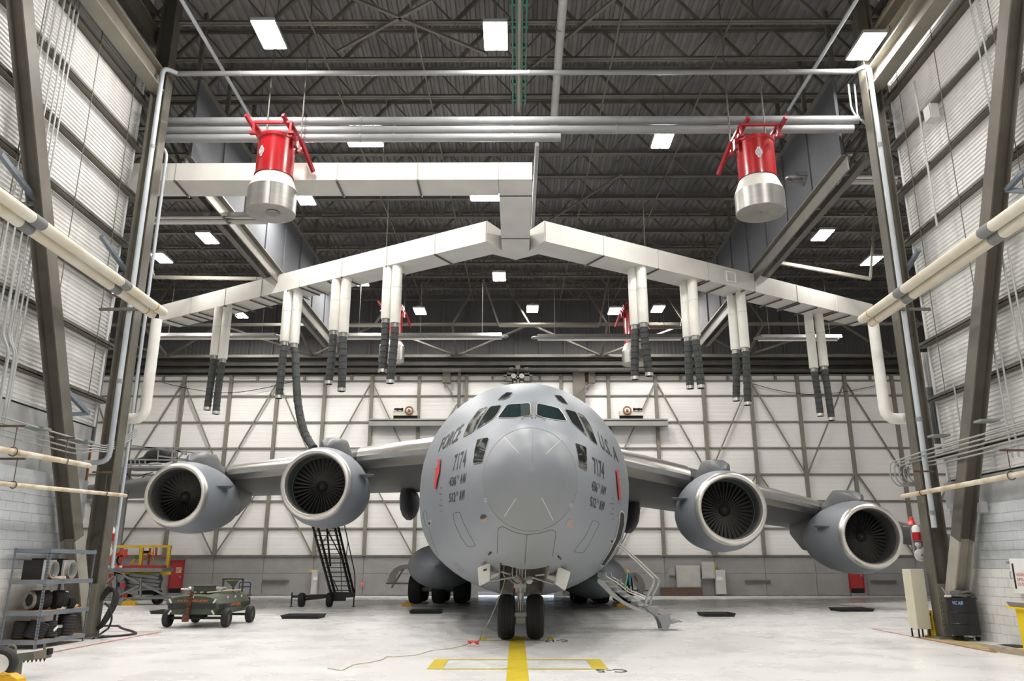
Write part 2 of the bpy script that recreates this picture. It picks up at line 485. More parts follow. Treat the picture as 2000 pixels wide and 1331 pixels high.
# nose bay side walls --------------------------------------------------
GZ = [5.15, 5.8, 7.28, 8.76, 10.24, 11.72, 13.2, 14.68, 16.16, 17.64, 18.6]
def corr_panel(h, ln, per=0.105, d=0.03):
    """Horizontal corrugation, panel lies in the plane X=0, faces +X."""
    n = max(2, round(h / per)); p = h / n; prof = []
    for i in range(n):
        z = i * p
        prof += [(0, z), (0, z + p * .35), (d, z + p * .55), (d, z + p * .85)]
    prof.append((0, h))
    b = MB(); rows = [[V((a, 0, z)) for a, z in prof], [V((a, ln, z)) for a, z in prof]]
    b.grid(rows); b.box2((-0.04, 0, 0), (-0.02, ln, h))
    return b
YSEG = [(20.35, 18.3), (18.3, 15.9), (15.9, 13.5), (13.5, 11.1), (11.1, 8.7), (8.7, 6.3)]
pan_cache = {}
def panel_me(h, ln):
    k = (round(h, 3), round(ln, 3))
    if k not in pan_cache: pan_cache[k] = corr_panel(h, ln).mesh('siding_panel', M_PANEL, None, True, 30)
    return pan_cache[k]
for sx, nm in ((-1, 'wall_left'), (1, 'wall_right')):
    X = sx * XW
    ZB = 5.15 if sx < 0 else 3.75
    base = MB().box2((X + sx * .06, -2, 0), (X + sx * .25, 20.45, ZR))
    wall = struct(nm, base, M_CURT, smooth=False)
    zs = [z for z in GZ if z >= ZB] if sx < 0 else [3.75, 4.32] + GZ[1:]
    for a, b in zip(zs[:-1], zs[1:]):
        for y1, y0 in YSEG:
            inst(panel_me(b - a - .012, y1 - y0 - .012), 'siding_panel', (X, y0 if sx < 0 else y1 - .006, a + .006),
                 (0, 0, 0 if sx < 0 else PI), parent=wall)
    for z in zs[1:-1]:
        g = MB(); xi = X - sx * .14
        g.box2((X - sx * .035, 6.3, z - .012), (X - sx * .24, 20.6, z + .012))
        g.box2((X - sx * .22, 6.3, z - .02), (X - sx * .24, 20.6, z + .09))
        g.build('wall_girt', M_STEEL, wall, smooth=False)
    for y in (19.5, 17.6, 15.3, 13.0):
        for z0, z1 in ((GZ[1], GZ[9]),):
            MB().tube([(X - sx * .26, y, z0), (X - sx * .26, y, z1)], 0.011, 5).build('sag_rod', M_STEEL, wall)
    MB().box2((X - sx * .05, 20.35, ZB), (X - sx * .0, 20.44, 17.6)).build('edge_trim', M_WHITE, wall, smooth=False)
    # lower wall
    low = 3.75
    if sx < 0:
        for z0, z1 in ((3.75, 5.1),):
            for y1, y0 in YSEG:
                MB().box2((X - .02, y0 + .01, z0), (X + .03, y1 - .01, z1)).build('flat_sheet', mat('aged_sheet', (0.46, 0.47, 0.47), .5, .2, .18, .8), wall, smooth=False)
    else:
        MB().box2((X - .06, 6.3, 3.05), (X + .03, 20.6, 3.7)).build('flat_sheet', mat('aged_sheet', (0.46, 0.47, 0.47), .5, .2, .18, .8), wall, smooth=False)
    # concrete blocks, individually laid, staggered
    top = 3.74 if sx < 0 else 3.04
    bx = X - sx * .12
    MB().box2((bx - sx * .016, 5, 1.6), (bx + sx * .16, 20.33, top)).build('block_backing', M_BLOCKG, wall, smooth=False)
    MB().box2((bx - sx * .016, 5, 0), (bx + sx * .16, 20.33, 1.6)).build('block_backing', M_BLOCKW, wall, smooth=False)
    blk = MB().box((0, 0, 0), (0.06, 0.393, 0.193))
    mw = blk.mesh('block', M_BLOCKW, None, False); mg = blk.mesh('block', M_BLOCKG, None, False)
    rows = int(top / 0.2); cnt = 0
    rest = MB()
    for r in range(rows):
        z = 0.1 + r * 0.2
        for k in range(22):
            y = 20.13 - k * .4 - (0.2 if r % 2 else 0)
            if y < 12.5: continue
            jit = random.uniform(-.0012, .0012)
            if y > 14.6:
                inst(mw if z < 1.6 else mg, 'block', (bx + jit, y, z), parent=wall); cnt += 1
# top-of-wall crane beams and eave
for sx, nm in ((-1, 'left'), (1, 'right')):
    b = MB().ibeam((sx * 10.35, 5, 15.15), (sx * 10.35, 20.4, 15.15), 0.42, 0.62, 0.04)
    tag(b.build('eave_beam', M_STEEL_LT if 0 else mat('beam_tan', (0.27, 0.25, 0.205), .55, 0, .15, .8), smooth=False), f'long tan I-beam running along the top of the {nm} wall', 'beam')
    b = MB().box2((sx * 10.7, 5, 16.6), (sx * 10.9, 20.4, 17.0)); b.box2((sx * 10.6, 5, 17.0), (sx * 10.95, 20.4, 17.06))
    tag(b.build('eave_girt', M_STEEL, smooth=False), f'dark steel channel under the roof edge above the {nm} wall', 'beam')

# wing bay outer walls
for sx, nm in ((-1, 'left'), (1, 'right')):
    struct(f'wall_wing_{nm}', MB().box2((sx * XS, YC, 0), (sx * (XS + .3), YB + 1, ZR)), M_DOORP, smooth=False)
    struct(f'wall_front_{nm}', MB().box2((sx * (XW + .3), YC - .15, 0), (sx * XS, YC + .15, ZR)), M_DOORP, smooth=False)

# columns with their diagonal legs ---------------------------------------
for sx, nm in ((-1, 'left'), (1, 'right')):
    X = sx * 10.32
    t = thing('steel_column', f'tall brown steel column at the corner of the {nm} wall', 'column', (X, 20.2, 0))
    MB().ibeam((X, 20.2, .04), (X, 20.2, ZR - .15), 0.40, 0.42, 0.03, up=(1, 0, 0)).build('shaft', M_STEEL, t, smooth=False)
    MB().box((X, 20.2, .02), (.8, .7, .04)).build('base_plate', M_STEEL_LT, t, smooth=False)
    MB().box2((X - .22, 19.975, 0.05), (X + .22, 19.995, 1.25)).build('gusset_plate', M_STEEL_LT, t, smooth=False)
    b = MB()
    for k in range(9):
        for dx in (-.2, -.08): b.sphere((X + dx + .02, 19.97, .25 + k * .1), 0.02, 8)
    bo = b.build('bolts', M_STEEL_LT, t); bo['kind'] = 'stuff'
    # leg
    p0 = V((sx * 10.45, 20.25, .03)); p1 = p0 + (V((sx * 10.45, 14.08, 13.1)) - p0) * 1.11
    t2 = thing('diagonal_leg', f'leaning brown steel leg rising from the foot of the {nm} column', 'column', p0)
    MB().ibeam(p0, p1, 0.38, 0.36, 0.03, up=(1, 0, 0)).build('shaft', M_STEEL, t2, smooth=False)
    q = p0 + (p1 - p0) * .155
    MB().ibeam(p0, q, 0.39, 0.37, 0.036, up=(1, 0, 0)).build('painted_foot', mat('faded_tan', (0.34, 0.325, 0.275), .6, 0, .12, 2), t2, smooth=False)

# rear door wall ---------------------------------------------------------
PX = 2.95; NP = 10
ZROW = [2.26, 3.83, 5.43, 7.02, 8.62, 10.23, 11.88, 12.83, 13.2]
door = MB().box2((-XS, YB + .16, .55), (XS, YB + .3, 13.3))
door.box2((-XS, YB + .16, 0), (-2.2, YB + .3, .55)); door.box2((2.2, YB + .16, 0), (XS, YB + .3, .55)); door.box2((-2.2, YB + .16, .22), (2.2, YB + .3, .55))
wallb = struct('wall_back', door, M_DOORP, smooth=False)
xoff = at(819.8, 735, Y=YB).x % PX
posts = [xoff + PX * k for k in range(-10, 11)]
dp = {}
for a, b in zip(posts[:-1], posts[1:]):
    for z0, z1 in zip(ZROW[:-1], ZROW[1:]):
        k = round(z1 - z0, 3)
        if k not in dp: dp[k] = MB().box2((.06, 0, .03), (PX - .06, .06, k - .03)).mesh('door_panel', M_DOORP, None, False)
        inst(dp[k], 'door_panel', (a, YB + .06, z0), parent=wallb)
    # skirt of two gray sheets
    for z0, z1 in ((.05, 1.25), (1.25, 2.24)):
        k = ('s', round(z1 - z0, 3))
        if k not in dp: dp[k] = MB().box2((.01, 0, .008), (PX - .01, .08, z1 - z0 - .008)).mesh('skirt_sheet', M_CONCG, None, False)
        if z0 < 1 and -3.3 < a + PX / 2 < 3.3: continue
        inst(dp[k], 'skirt_sheet', (a, YB + .04, z0), parent=wallb)
postm = MB().box2((-.10, -.14, 0), (.10, .06, 13.2 - 2.26)).mesh('door_post', M_STEEL_LT, None, False)
for x in posts: inst(postm, 'door_post', (x, YB, 2.26), parent=wallb)
girtm = MB().box2((-XS, -.05, -.045), (XS, .06, .045)).mesh('door_girt', M_STEEL_LT, None, False)
for z in ZROW: inst(girtm, 'door_girt', (0, YB, z), parent=wallb)
for i, x in enumerate(posts):
    if abs(x) > 28: continue
    peak = (round((x - at(723.5, 735, Y=YB).x) / PX) % 2 == 0)
    if -6 < x < 5: continue
    if peak:
        for sgn in (-1, 1):
            for z1, z0 in ((12.6, 7.1), (7.0, 2.35)):
                MB().beam((x + sgn * .1, YB - .12, z1), (x + sgn * (PX - .1), YB - .12, z0), 0.09, 0.07).build('door_brace', M_STEEL_LT, wallb, smooth=False)
# short hangers in the top row
for x in posts[:-1]:
    MB().box((x + PX * .55, YB - .06, 13.0), (.14, .1, .4)).build('door_hanger', M_STEEL_LT, wallb, smooth=False)
# header beams over the door and dark upper wall
hd = MB()
hd.box2((-XS, YB - .5, 13.3), (XS, YB + .1, 13.45)); hd.box2((-XS, YB - .35, 13.75), (XS, YB - .1, 14.1))
hd.box2((-XS, YB - .1, 13.3), (XS, YB + .2, 14.3)); hd.box2((-XS, YB - .8, 14.15), (XS, YB - .3, 14.25))
struct('trim_1', hd, mat('header_dark', (.06, .056, .05), .6, 0, .3, .8), smooth=False)
struct('wall_back_upper', MB().box2((-XS, YB + .2, 13.3), (XS, YB + .4, ZR)), ribbed('dark_siding', (0.10, 0.10, 0.105), 'X', 1.2, .6, .6), smooth=False)
for i in range(-11, 12):
    MB().box2((i * 1.55 - .06, YB + .08, 14.3), (i * 1.55 + .06, YB + .2, ZR)).build('upper_stud', M_ROOFST, bpy.data.objects['wall_back_upper'], smooth=False)
# ================================================================== AIRCRAFT
ROLL = R(3.35); NOSEY = 15.0; AX = 0.10
CR, SR = math.cos(ROLL), math.sin(ROLL)
def A(x, s, z):
    """Aircraft frame (x to viewer's right, s back from the nose, z up) -> world; the airframe sits rolled on its struts."""
    return V((AX - .008 * s + x * CR + z * SR, NOSEY + s, z * CR - x * SR))
ac = thing('cargo_aircraft', 'gray four-engine military cargo aircraft parked nose-on in the hangar', 'aircraft', (AX, NOSEY + 20, 0))

def pchip(xs, ys):
    xs = np.array(xs, float); ys = np.array(ys, float); h = np.diff(xs); d = np.diff(ys) / h
    m = np.zeros(len(xs)); m[0] = d[0]; m[-1] = d[-1]
    for i in range(1, len(xs) - 1):
        if d[i - 1] * d[i] > 0:
            w1 = 2 * h[i] + h[i - 1]; w2 = h[i] + 2 * h[i - 1]
            m[i] = (w1 + w2) / (w1 / d[i - 1] + w2 / d[i])
    def f(x):
        i = int(min(max(np.searchsorted(xs, x) - 1, 0), len(xs) - 2)); t = min(max((x - xs[i]) / h[i], 0), 1)
        return float((2*t**3-3*t**2+1)*ys[i] + (t**3-2*t**2+t)*h[i]*m[i] + (-2*t**3+3*t**2)*ys[i+1] + (t**3-t**2)*h[i]*m[i+1])
    return f
SS = [0, .04, .12, .3, .7, 1.1, 1.6, 2.6, 3.5, 4.3, 5.5, 7, 9, 11, 12.5]
f_top = pchip(SS, [3.36, 3.58, 3.75, 3.95, 4.18, 4.33, 4.48, 4.82, 5.36, 5.82, 6.26, 6.66, 7.10, 7.46, 7.60])
f_bot = pchip(SS, [3.36, 3.12, 2.94, 2.70, 2.34, 2.10, 1.88, 1.60, 1.42, 1.26, 1.07, .92, .82, .76, .75])
f_wid = pchip(SS, [0, .22, .39, .58, .80, .95, 1.12, 1.45, 1.76, 2.02, 2.36, 2.73, 3.11, 3.32, 3.38])
def hull(q, th):
    k = .36 * min(1, q) ** 2 * (3 - 2 * min(1, q)) * (1 - min(1, max(0, (q - 1.5) / 8)))
    s = q; z = 3.36
    for _ in range(8):
        zt, zb, w = f_top(s), f_bot(s), f_wid(s)
        x = w * math.sin(th) * (1 + (.085 * min(1, max(0, (q - 3.0) / 4)) * math.sin(2 * th) ** 2 if math.cos(th) < 0 else 0)); z = (zt + zb) / 2 + (zt - zb) / 2 * math.cos(th)
        s = max(0, q + k * (z - 3.3))
    return A(x, s, z)
NS = 72
QR = 1.1
QS = [0.0005, .03, .07, .13, .2, .3, .42, .55, .7, .85, 1.0, QR, 1.25, 1.45] + [1.7 + .3 * i for i in range(38)] + [13.5, 15, 20, 26, 33.2]
rows = [[hull(q, 2 * PI * k / NS) for k in range(NS)] for q in QS]
ir = QS.index(QR)
rad = MB().grid(rows[:ir + 1], True); rad.build('radome', M_SKIND, ac)
fus = MB().grid(rows[ir:], True); fuselage = fus.build('fuselage', M_SKIN, ac)
# cut the nose-gear bay out of the belly
bm = bmesh.new(); bm.from_mesh(fuselage.data); of = org(ac)
BX, BS0, BS1 = .53, 2.62, 5.75
for co, no in ((A(-BX, 3, 1), (CR, 0, -SR)), (A(BX, 3, 1), (CR, 0, -SR)), (A(0, BS0, 1), (0, 1, 0)), (A(0, BS1, 1), (0, 1, 0))):
    bmesh.ops.bisect_plane(bm, geom=bm.verts[:] + bm.edges[:] + bm.faces[:], plane_co=co - of, plane_no=V(no))
kill = []
for f in bm.faces:
    c = f.calc_center_median() + of; dx = (c.x - AX); s_ = c.y - NOSEY
    xx = dx * CR - c.z * SR
    if abs(xx + .008 * s_) < BX and BS0 < s_ < BS1 and c.z < 2.2: kill.append(f)
bmesh.ops.delete(bm, geom=kill, context='FACES'); bm.to_mesh(fuselage.data); bm.free()
fuselage.data.shade_smooth()
allh = MB().grid(rows, True)
BVH = BVHTree.FromPolygons([V(v) for v in allh.v], allh.f)
def hit(px, py, off=0.008):
    p, n, i, d = BVH.ray_cast(CAMP, ray(px, py))
    if p is None: return None
    if n.dot(ray(px, py)) > 0: n = -n
    return p + n * off
def z4(p): return (800 + p[0] / 4.436, 730 + p[1] / 4.436)
def z5(p): return (800 + p[0] / 4.436, 980 + p[1] / 4.436)
def chaikin(P, it=2, closed=True):
    for _ in range(it):
        Q = []
        n = len(P)
        for i in range(n if closed else n - 1):
            a = P[i]; b = P[(i + 1) % n]
            Q += [(a[0] * .88 + b[0] * .12, a[1] * .88 + b[1] * .12), (a[0] * .12 + b[0] * .88, a[1] * .12 + b[1] * .88)]
        if not closed: Q = [P[0]] + Q + [P[-1]]
        P = Q
    return P
def densify(P, step, closed):
    out = []; n = len(P)
    for i in range(n if closed else n - 1):
        a = P[i]; b = P[(i + 1) % n]; d = math.hypot(b[0] - a[0], b[1] - a[1]); m = max(1, int(d / step))
        for k in range(m): out.append((a[0] + (b[0] - a[0]) * k / m, a[1] + (b[1] - a[1]) * k / m))
    if not closed: out.append(P[-1])
    return out
def patch(poly, name, m, parent, off=0.008, rnd=1, thick=0):
    """A skin-hugging patch: outline in photograph pixels, dropped on the hull surface."""
    P = densify(chaikin(poly, rnd) if rnd else poly, 5.0, True)
    bm = bmesh.new(); vs = [bm.verts.new((p[0], p[1], 0)) for p in P]; bm.faces.new(vs)
    x0, x1 = min(p[0] for p in P), max(p[0] for p in P); y0, y1 = min(p[1] for p in P), max(p[1] for p in P)
    for lo, hi, ax in ((x0, x1, 0), (y0, y1, 1)):
        n = max(1, int((hi - lo) / 6))
        for k in range(1, n):
            co = [0, 0, 0]; no = [0, 0, 0]; co[ax] = lo + (hi - lo) * k / n; no[ax] = 1
            bmesh.ops.bisect_plane(bm, geom=bm.verts[:] + bm.edges[:] + bm.faces[:], plane_co=co, plane_no=no)
    bmesh.ops.triangulate(bm, faces=bm.faces)
    bm.verts.index_update()
    b = MB(); hp = []
    for v in bm.verts:
        h = hit(v.co.x, v.co.y, off)
        if h is None: h = hit(v.co.x * .98 + 1023 * .02, v.co.y, off)
        hp.append(h if h is not None else V((0, 20, 3)))
    b.add(hp, [tuple(v.index for v in f.verts) for f in bm.faces]); bm.free()
    return b.build(name, m, parent, fix=False, ang=60)
def line(pts, r, name, m, parent, closed=False, off=0.002, rnd=0, flat=False):
    P = chaikin(pts, rnd, closed) if rnd else pts
    Q = [hit(p[0], p[1], off) for p in densify(P, 4.0, closed)]
    Q = [q for q in Q if q is not None]
    if len(Q) < 2: return None
    return MB().tube(Q, r, 6, closed=closed).build(name, m, parent)
# radome joint and strips
ringp = [hull(QR, 2 * PI * k / 72) for k in range(72)]
MB().tube(ringp, 0.008, 6, closed=True).build('radome_seam', mat('seam_soft', (.19, .195, .205), .6, 0, 0), ac)
for a, b in (((818, 552), (950, 695)), ((1310, 575), (1180, 700)), ((920, 1085), (820, 1240)), ((1145, 1080), (1245, 1275))):
    line([z4(a), z4(b)], 0.006, 'lightning_strip', M_STRIP, ac)
line([z4((1065, 480)), z4((1062, 770))], 0.004, 'radome_centre_seam', mat('seam_soft', (.19, .195, .205)), ac)
# windows
WIN = [('windshield_pane', M_SHIELD, [(762, 387), (800, 335), (845, 272), (930, 264), (1046, 258), (1050, 370), (900, 388)]),
       ('windshield_pane', M_SHIELD, [(1103, 260), (1190, 278), (1290, 303), (1330, 352), (1362, 415), (1230, 400), (1098, 370)]),
       ('side_window', M_GLASS, [(578, 488), (625, 395), (700, 288), (800, 276), (765, 345), (725, 395), (640, 450)]),
       ('side_window', M_GLASS, [(462, 556), (510, 440), (600, 316), (682, 288), (620, 390), (570, 490), (530, 520)]),
       ('side_window', M_GLASS, [(1338, 310), (1440, 336), (1490, 440), (1538, 550), (1500, 515), (1400, 425)]),
       ('side_window', M_GLASS, [(1448, 338), (1510, 370), (1570, 460), (1630, 628), (1570, 580), (1510, 460)]),
       ('eyebrow_window', M_GLASS, [(765, 232), (800, 195), (840, 165), (895, 167), (865, 210), (820, 229)]),
       ('eyebrow_window', M_GLASS, [(1251, 189), (1310, 195), (1340, 225), (1372, 270), (1322, 258), (1285, 235)]),
       ('chin_window', M_GLASS, [(549, 788), (565, 660), (588, 572), (692, 556), (660, 680), (634, 772)]),
       ('chin_window', M_GLASS, [(1428, 600), (1530, 640), (1536, 740), (1538, 847), (1462, 806), (1450, 700)])]
M_WFRAME = mat('window_frame', (.16, .165, .17), .45, 0, 0)
M_WFRAMEL = mat('window_frame_light', (.50, .48, .44), .4, .3, 0)
for nm, m, pl in WIN:
    P = [z4(p) for p in pl]
    o = patch(P, nm, m, ac, 0.010)
    line(P, 0.011, 'window_frame', M_WFRAMEL if nm == 'windshield_pane' else M_WFRAME, o, True, .006, 1)
# windshield post and wipers
line([z4((1060, 240)), z4((1062, 390))], 0.016, 'centre_post', M_SKIN, ac, off=.01)
line([z4((1092, 240)), z4((1090, 390))], 0.016, 'centre_post', M_SKIN, ac, off=.01)
for P in ([(1060, 290), (1055, 375), (985, 385), (968, 403)], [(1090, 290), (1092, 368), (1150, 392), (1172, 412)]):
    line([z4(p) for p in P], 0.012, 'wiper', mat('wiper_tan', (.30, .25, .19), .4, .3, 0), ac, off=.03)
# lettering
def hull_text(txt, quad, conv=z4, bold=0.012, u0=0, u1=1, v0=0, v1=1, parent=None, m=None):
    bl, br, tr, tl = [conv(p) for p in quad]
    uv, fs = text_mesh(txt, 0, bold)
    pts = []; ok = []
    for a, c in uv:
        u = u0 + (u1 - u0) * a; v = v0 + (v1 - v0) * c
        x = (bl[0] * (1 - u) + br[0] * u) * (1 - v) + (tl[0] * (1 - u) + tr[0] * u) * v
        y = (bl[1] * (1 - u) + br[1] * u) * (1 - v) + (tl[1] * (1 - u) + tr[1] * u) * v
        h = hit(x, y, 0.010); ok.append(h is not None); pts.append(h if h is not None else V((0, 20, 3)))
    fs = [f for f in fs if all(ok[i] for i in f)]
    if not fs: return
    b = MB(); b.add(pts, fs)
    return b.build('lettering', m or M_INK, parent or ac, smooth=False, fix=False)
for q7, q4, q5 in (([(372, 850), (482, 812), (500, 658), (396, 706)], [(343, 980), (490, 948), (496, 860), (347, 905)], [(345, 1120), (480, 1094), (484, 1004), (345, 1042)]),
                   ([(1600, 875), (1684, 922), (1684, 772), (1580, 722)], [(1573, 1012), (1697, 1064), (1703, 982), (1578, 925)], [(1562, 1150), (1682, 1197), (1690, 1112), (1567, 1064)])):
    hull_text('7174', q7)
    for n, q in (('436', q4), ('512', q5)):
        hull_text(n, q, u0=0, u1=.40); hull_text('TH', q, u0=.43, u1=.57, v0=.55, v1=1.0, bold=0); hull_text('AW', q, u0=.64, u1=1)
hull_text('FORCE', [(248, 684), (412, 588), (476, 432), (292, 560)])
hull_text('U.S. A', [(1662, 650), (1812, 775), (1786, 655), (1622, 500)])
# marks, hatches
dec = mat('pink_patch', (.36, .26, .245), .6, 0, .15, 20)
def ell(cx, cy, rx, ry, n=20): return [(cx + rx * math.cos(2 * PI * i / n), cy + ry * math.sin(2 * PI * i / n)) for i in range(n)]
patch([z5(p) for p in ell(645, 150, 32, 38)], 'round_patch', dec, ac, .005, 0)
patch([z5(p) for p in ell(1391, 193, 31, 39)], 'round_patch', dec, ac, .005, 0)
patch([z5(p) for p in [(612, 150), (618, 118), (645, 110), (668, 125), (660, 145), (630, 155)]], 'scuffed_sensor', M_INK, ac, .007)
patch([z5(p) for p in [(372, 545), (400, 522), (478, 600), (450, 622)]], 'gray_patch', mat('patch_gray', (.19, .20, .215), .5, 0, .05), ac, .006, 0)
for c in ((173, 190), (1750, 345)):
    o = patch([z5(p) for p in ell(c[0], c[1], 12, 18)], 'round_port', M_INK, ac, .006, 0)
    line([z5(p) for p in ell(c[0], c[1], 13, 20)], .008, 'port_ring', M_STRIP, o, True)
for c in ((660, 1098), (1397, 1143)):
    line([z4(p) for p in ell(c[0], c[1], 8, 16, 10)], .006, 'vent_ring', M_STRIP, ac, True)
for cl, P in ((1, [(380, 130), (378, 108), (400, 95), (438, 95), (460, 170), (510, 270), (570, 378), (556, 392), (500, 390), (440, 300), (392, 190)]),
              (1, [(1585, 165), (1632, 176), (1640, 200), (1560, 360), (1505, 445), (1430, 440), (1425, 428), (1530, 290)]),
              (0, [(760, 448), (765, 235), (805, 216), (900, 265), (1015, 290), (1130, 275), (1225, 245), (1270, 265), (1240, 472)]),
              (0, [(1016, 292), (1000, 540)]),
              (0, [(150, 240), (122, 140), (125, 82), (142, 76), (150, 130), (190, 320), (250, 470), (232, 472)])):
    line([z5(p) for p in P], .007, 'panel_seam', M_SEAM, ac, bool(cl), .001, 1)
for P in ([(690, 455), (708, 438)], [(1285, 472), (1306, 492)]):
    line([z5(p) for p in P], .02, 'drain_mast', M_INK, ac, off=.02)
for xx, y0, y1 in ((272, 990, 1190), (1755, 1080, 1260)):
    for k in range(5):
        y = y0 + (y1 - y0) * k / 4
        line([z4((xx - 14 * (k % 2), y)), z4((xx + 8, y + 4))], .008, 'pitot_probe', M_SEAM, ac, off=.01)
# crew door on the right: dark hull patch painted for the shaded interior, framed
dp_ = [(1828, 100), (1845, 84), (1868, 108), (1868, 200), (1835, 330), (1765, 450), (1692, 565), (1655, 556), (1738, 430), (1790, 322), (1818, 200)]
dp_ = [(1000 + (x - 1000) * .986, -95 + (y + 95) * .988) for x, y in dp_]
dp_ = densify(dp_, 40, True)
o = patch([z5(p) for p in dp_], 'crew_door_dark_patch', M_DARK, ac, .012)
line([z5(p) for p in dp_], .02, 'door_frame', M_GGEAR, o, True, .015, 1)

# red streamers on the pitot probes: separate things hanging from the probes
for lab, pl in (('red streamer hanging on the aircraft nose beside the left 7174', [[(248, 750), (278, 745), (278, 757), (248, 762)], [(262, 757), (276, 757), (268, 860), (252, 920), (238, 1000), (221, 998), (232, 900), (240, 830), (255, 800)], [(224, 826), (240, 822), (240, 834), (224, 838)]]),
                ('red streamer hanging on the aircraft nose beside the right 7174', [[(1775, 845), (1806, 838), (1806, 850), (1778, 857)], [(1783, 855), (1797, 852), (1806, 960), (1816, 1030), (1824, 1095), (1806, 1100), (1796, 1010), (1790, 930)], [(1800, 918), (1820, 914), (1820, 924), (1800, 928)]])):
    b = MB()
    for P in pl:
        Q = [hit(*z4(p), off=.035) for p in P]
        if all(q is not None for q in Q): b.prism(Q, (0, -.012, 0))
    tag(b.build('red_streamer', mat('streamer_red', (.62, .03, .03), .6, 0, .15, 20), smooth=False), lab, 'streamer', None)

# ---------------- wings
def wing_st(x):
    """|x| -> leading edge s, z, chord, thickness (aircraft frame)"""
    t = (abs(x) - 3.0) / 22.0
    return 15.6 + (abs(x) - 3.0) * 0.59, 5.68 - (abs(x) - 3.0) * 0.074, 11.6 * (1 - t) + 3.3 * t, 0.135
def foil(n=18):
    P = []
    for i in range(n + 1):          # upper, trailing edge -> leading edge
        c = .5 * (1 + math.cos(PI * i / n)); P.append((c, 5 * .13 * (.2969 * c ** .5 - .126 * c - .3516 * c * c + .2843 * c ** 3 - .1015 * c ** 4) * 1.15))
    for i in range(1, n + 1):
        c = .5 * (1 - math.cos(PI * i / n)); P.append((c, -5 * .13 * (.2969 * c ** .5 - .126 * c - .3516 * c * c + .2843 * c ** 3 - .1015 * c ** 4) * .82))
    return P
FO = foil()
def wing_pt(x, c, t):
    s, z, ch, th = wing_st(x)
    return A(x, s + c * ch, z + t * ch + (0.4 - c) * ch * 0.055)
for sg in (-1, 1):
    xs_ = [2.4, 4, 6, 7.5, 9, 11, 13, 14.2, 16, 19, 22, 25]
    rows_ = [[wing_pt(sg * x, c, t) for c, t in FO] for x in xs_]
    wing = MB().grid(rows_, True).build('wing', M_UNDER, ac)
    lx = [3.0, 4, 6, 7.2] ; segs = [(3.3, 6.9), (8.2, 13.6)]
    for a, b_ in segs:
        rr = []
        for k in range(7):
            x = a + (b_ - a) * k / 6
            pr = [(c, t * 1.03 + (0.002 if t >= 0 else -0.002)) for c, t in FO if c < .10]
            rr.append([wing_pt(sg * x, c - .002, t) for c, t in pr])
        MB().grid(rr).build('leading_edge', M_CHROME, wing)
    # winglet
    e = [wing_pt(sg * 25, c, t) for c, t in FO]
    e2 = [A(sg * 26.1, 30.2 + c * 2.0, 7.2 + t * 1.5) for c, t in FO]
    MB().grid([e, e2], True).build('winglet', M_UNDER, ac)
    # root fairing
    fr = []
    for i in range(12):
        u = i / 11; ss = 14.2 + u * 12; r = 0.25 + .75 * math.sin(min(1, u * 2.2) * PI / 2)
        fr.append([A(sg * (2.75 + .85 * r * math.cos(a)), ss, 5.72 + .62 * r * math.sin(a)) for a in [2 * PI * k / 16 for k in range(16)]])
    MB().grid(fr, True).build('root_fairing', M_SKIN, ac)
    # flap track fairings
    for xf, ln, dp2, tp in ((5.55, 5.0, 1.5, .42), (10.6, 4.0, 1.0, .3), (17.5, 3.4, .8, .25)):
        s0, z0, ch, _ = wing_st(xf); rows3 = []
        for i in range(13):
            u = i / 12; hgt = dp2 * math.sin(PI * min(1, u * 1.0)) ** .7 * .5 + .04; wd = tp * math.sin(PI * u) ** .6 + .03
            s_ = s0 + ch * .60 + u * ln
            rows3.append([A(sg * xf + wd * math.cos(a), s_, z0 - .30 - hgt + hgt * math.sin(a) - .10 * u) for a in [2 * PI * k / 14 for k in range(14)]])
        MB().grid(rows3, True).build('flap_fairing', mat('fairing_dark', (.07, .073, .08), .5, 0, .05), ac)
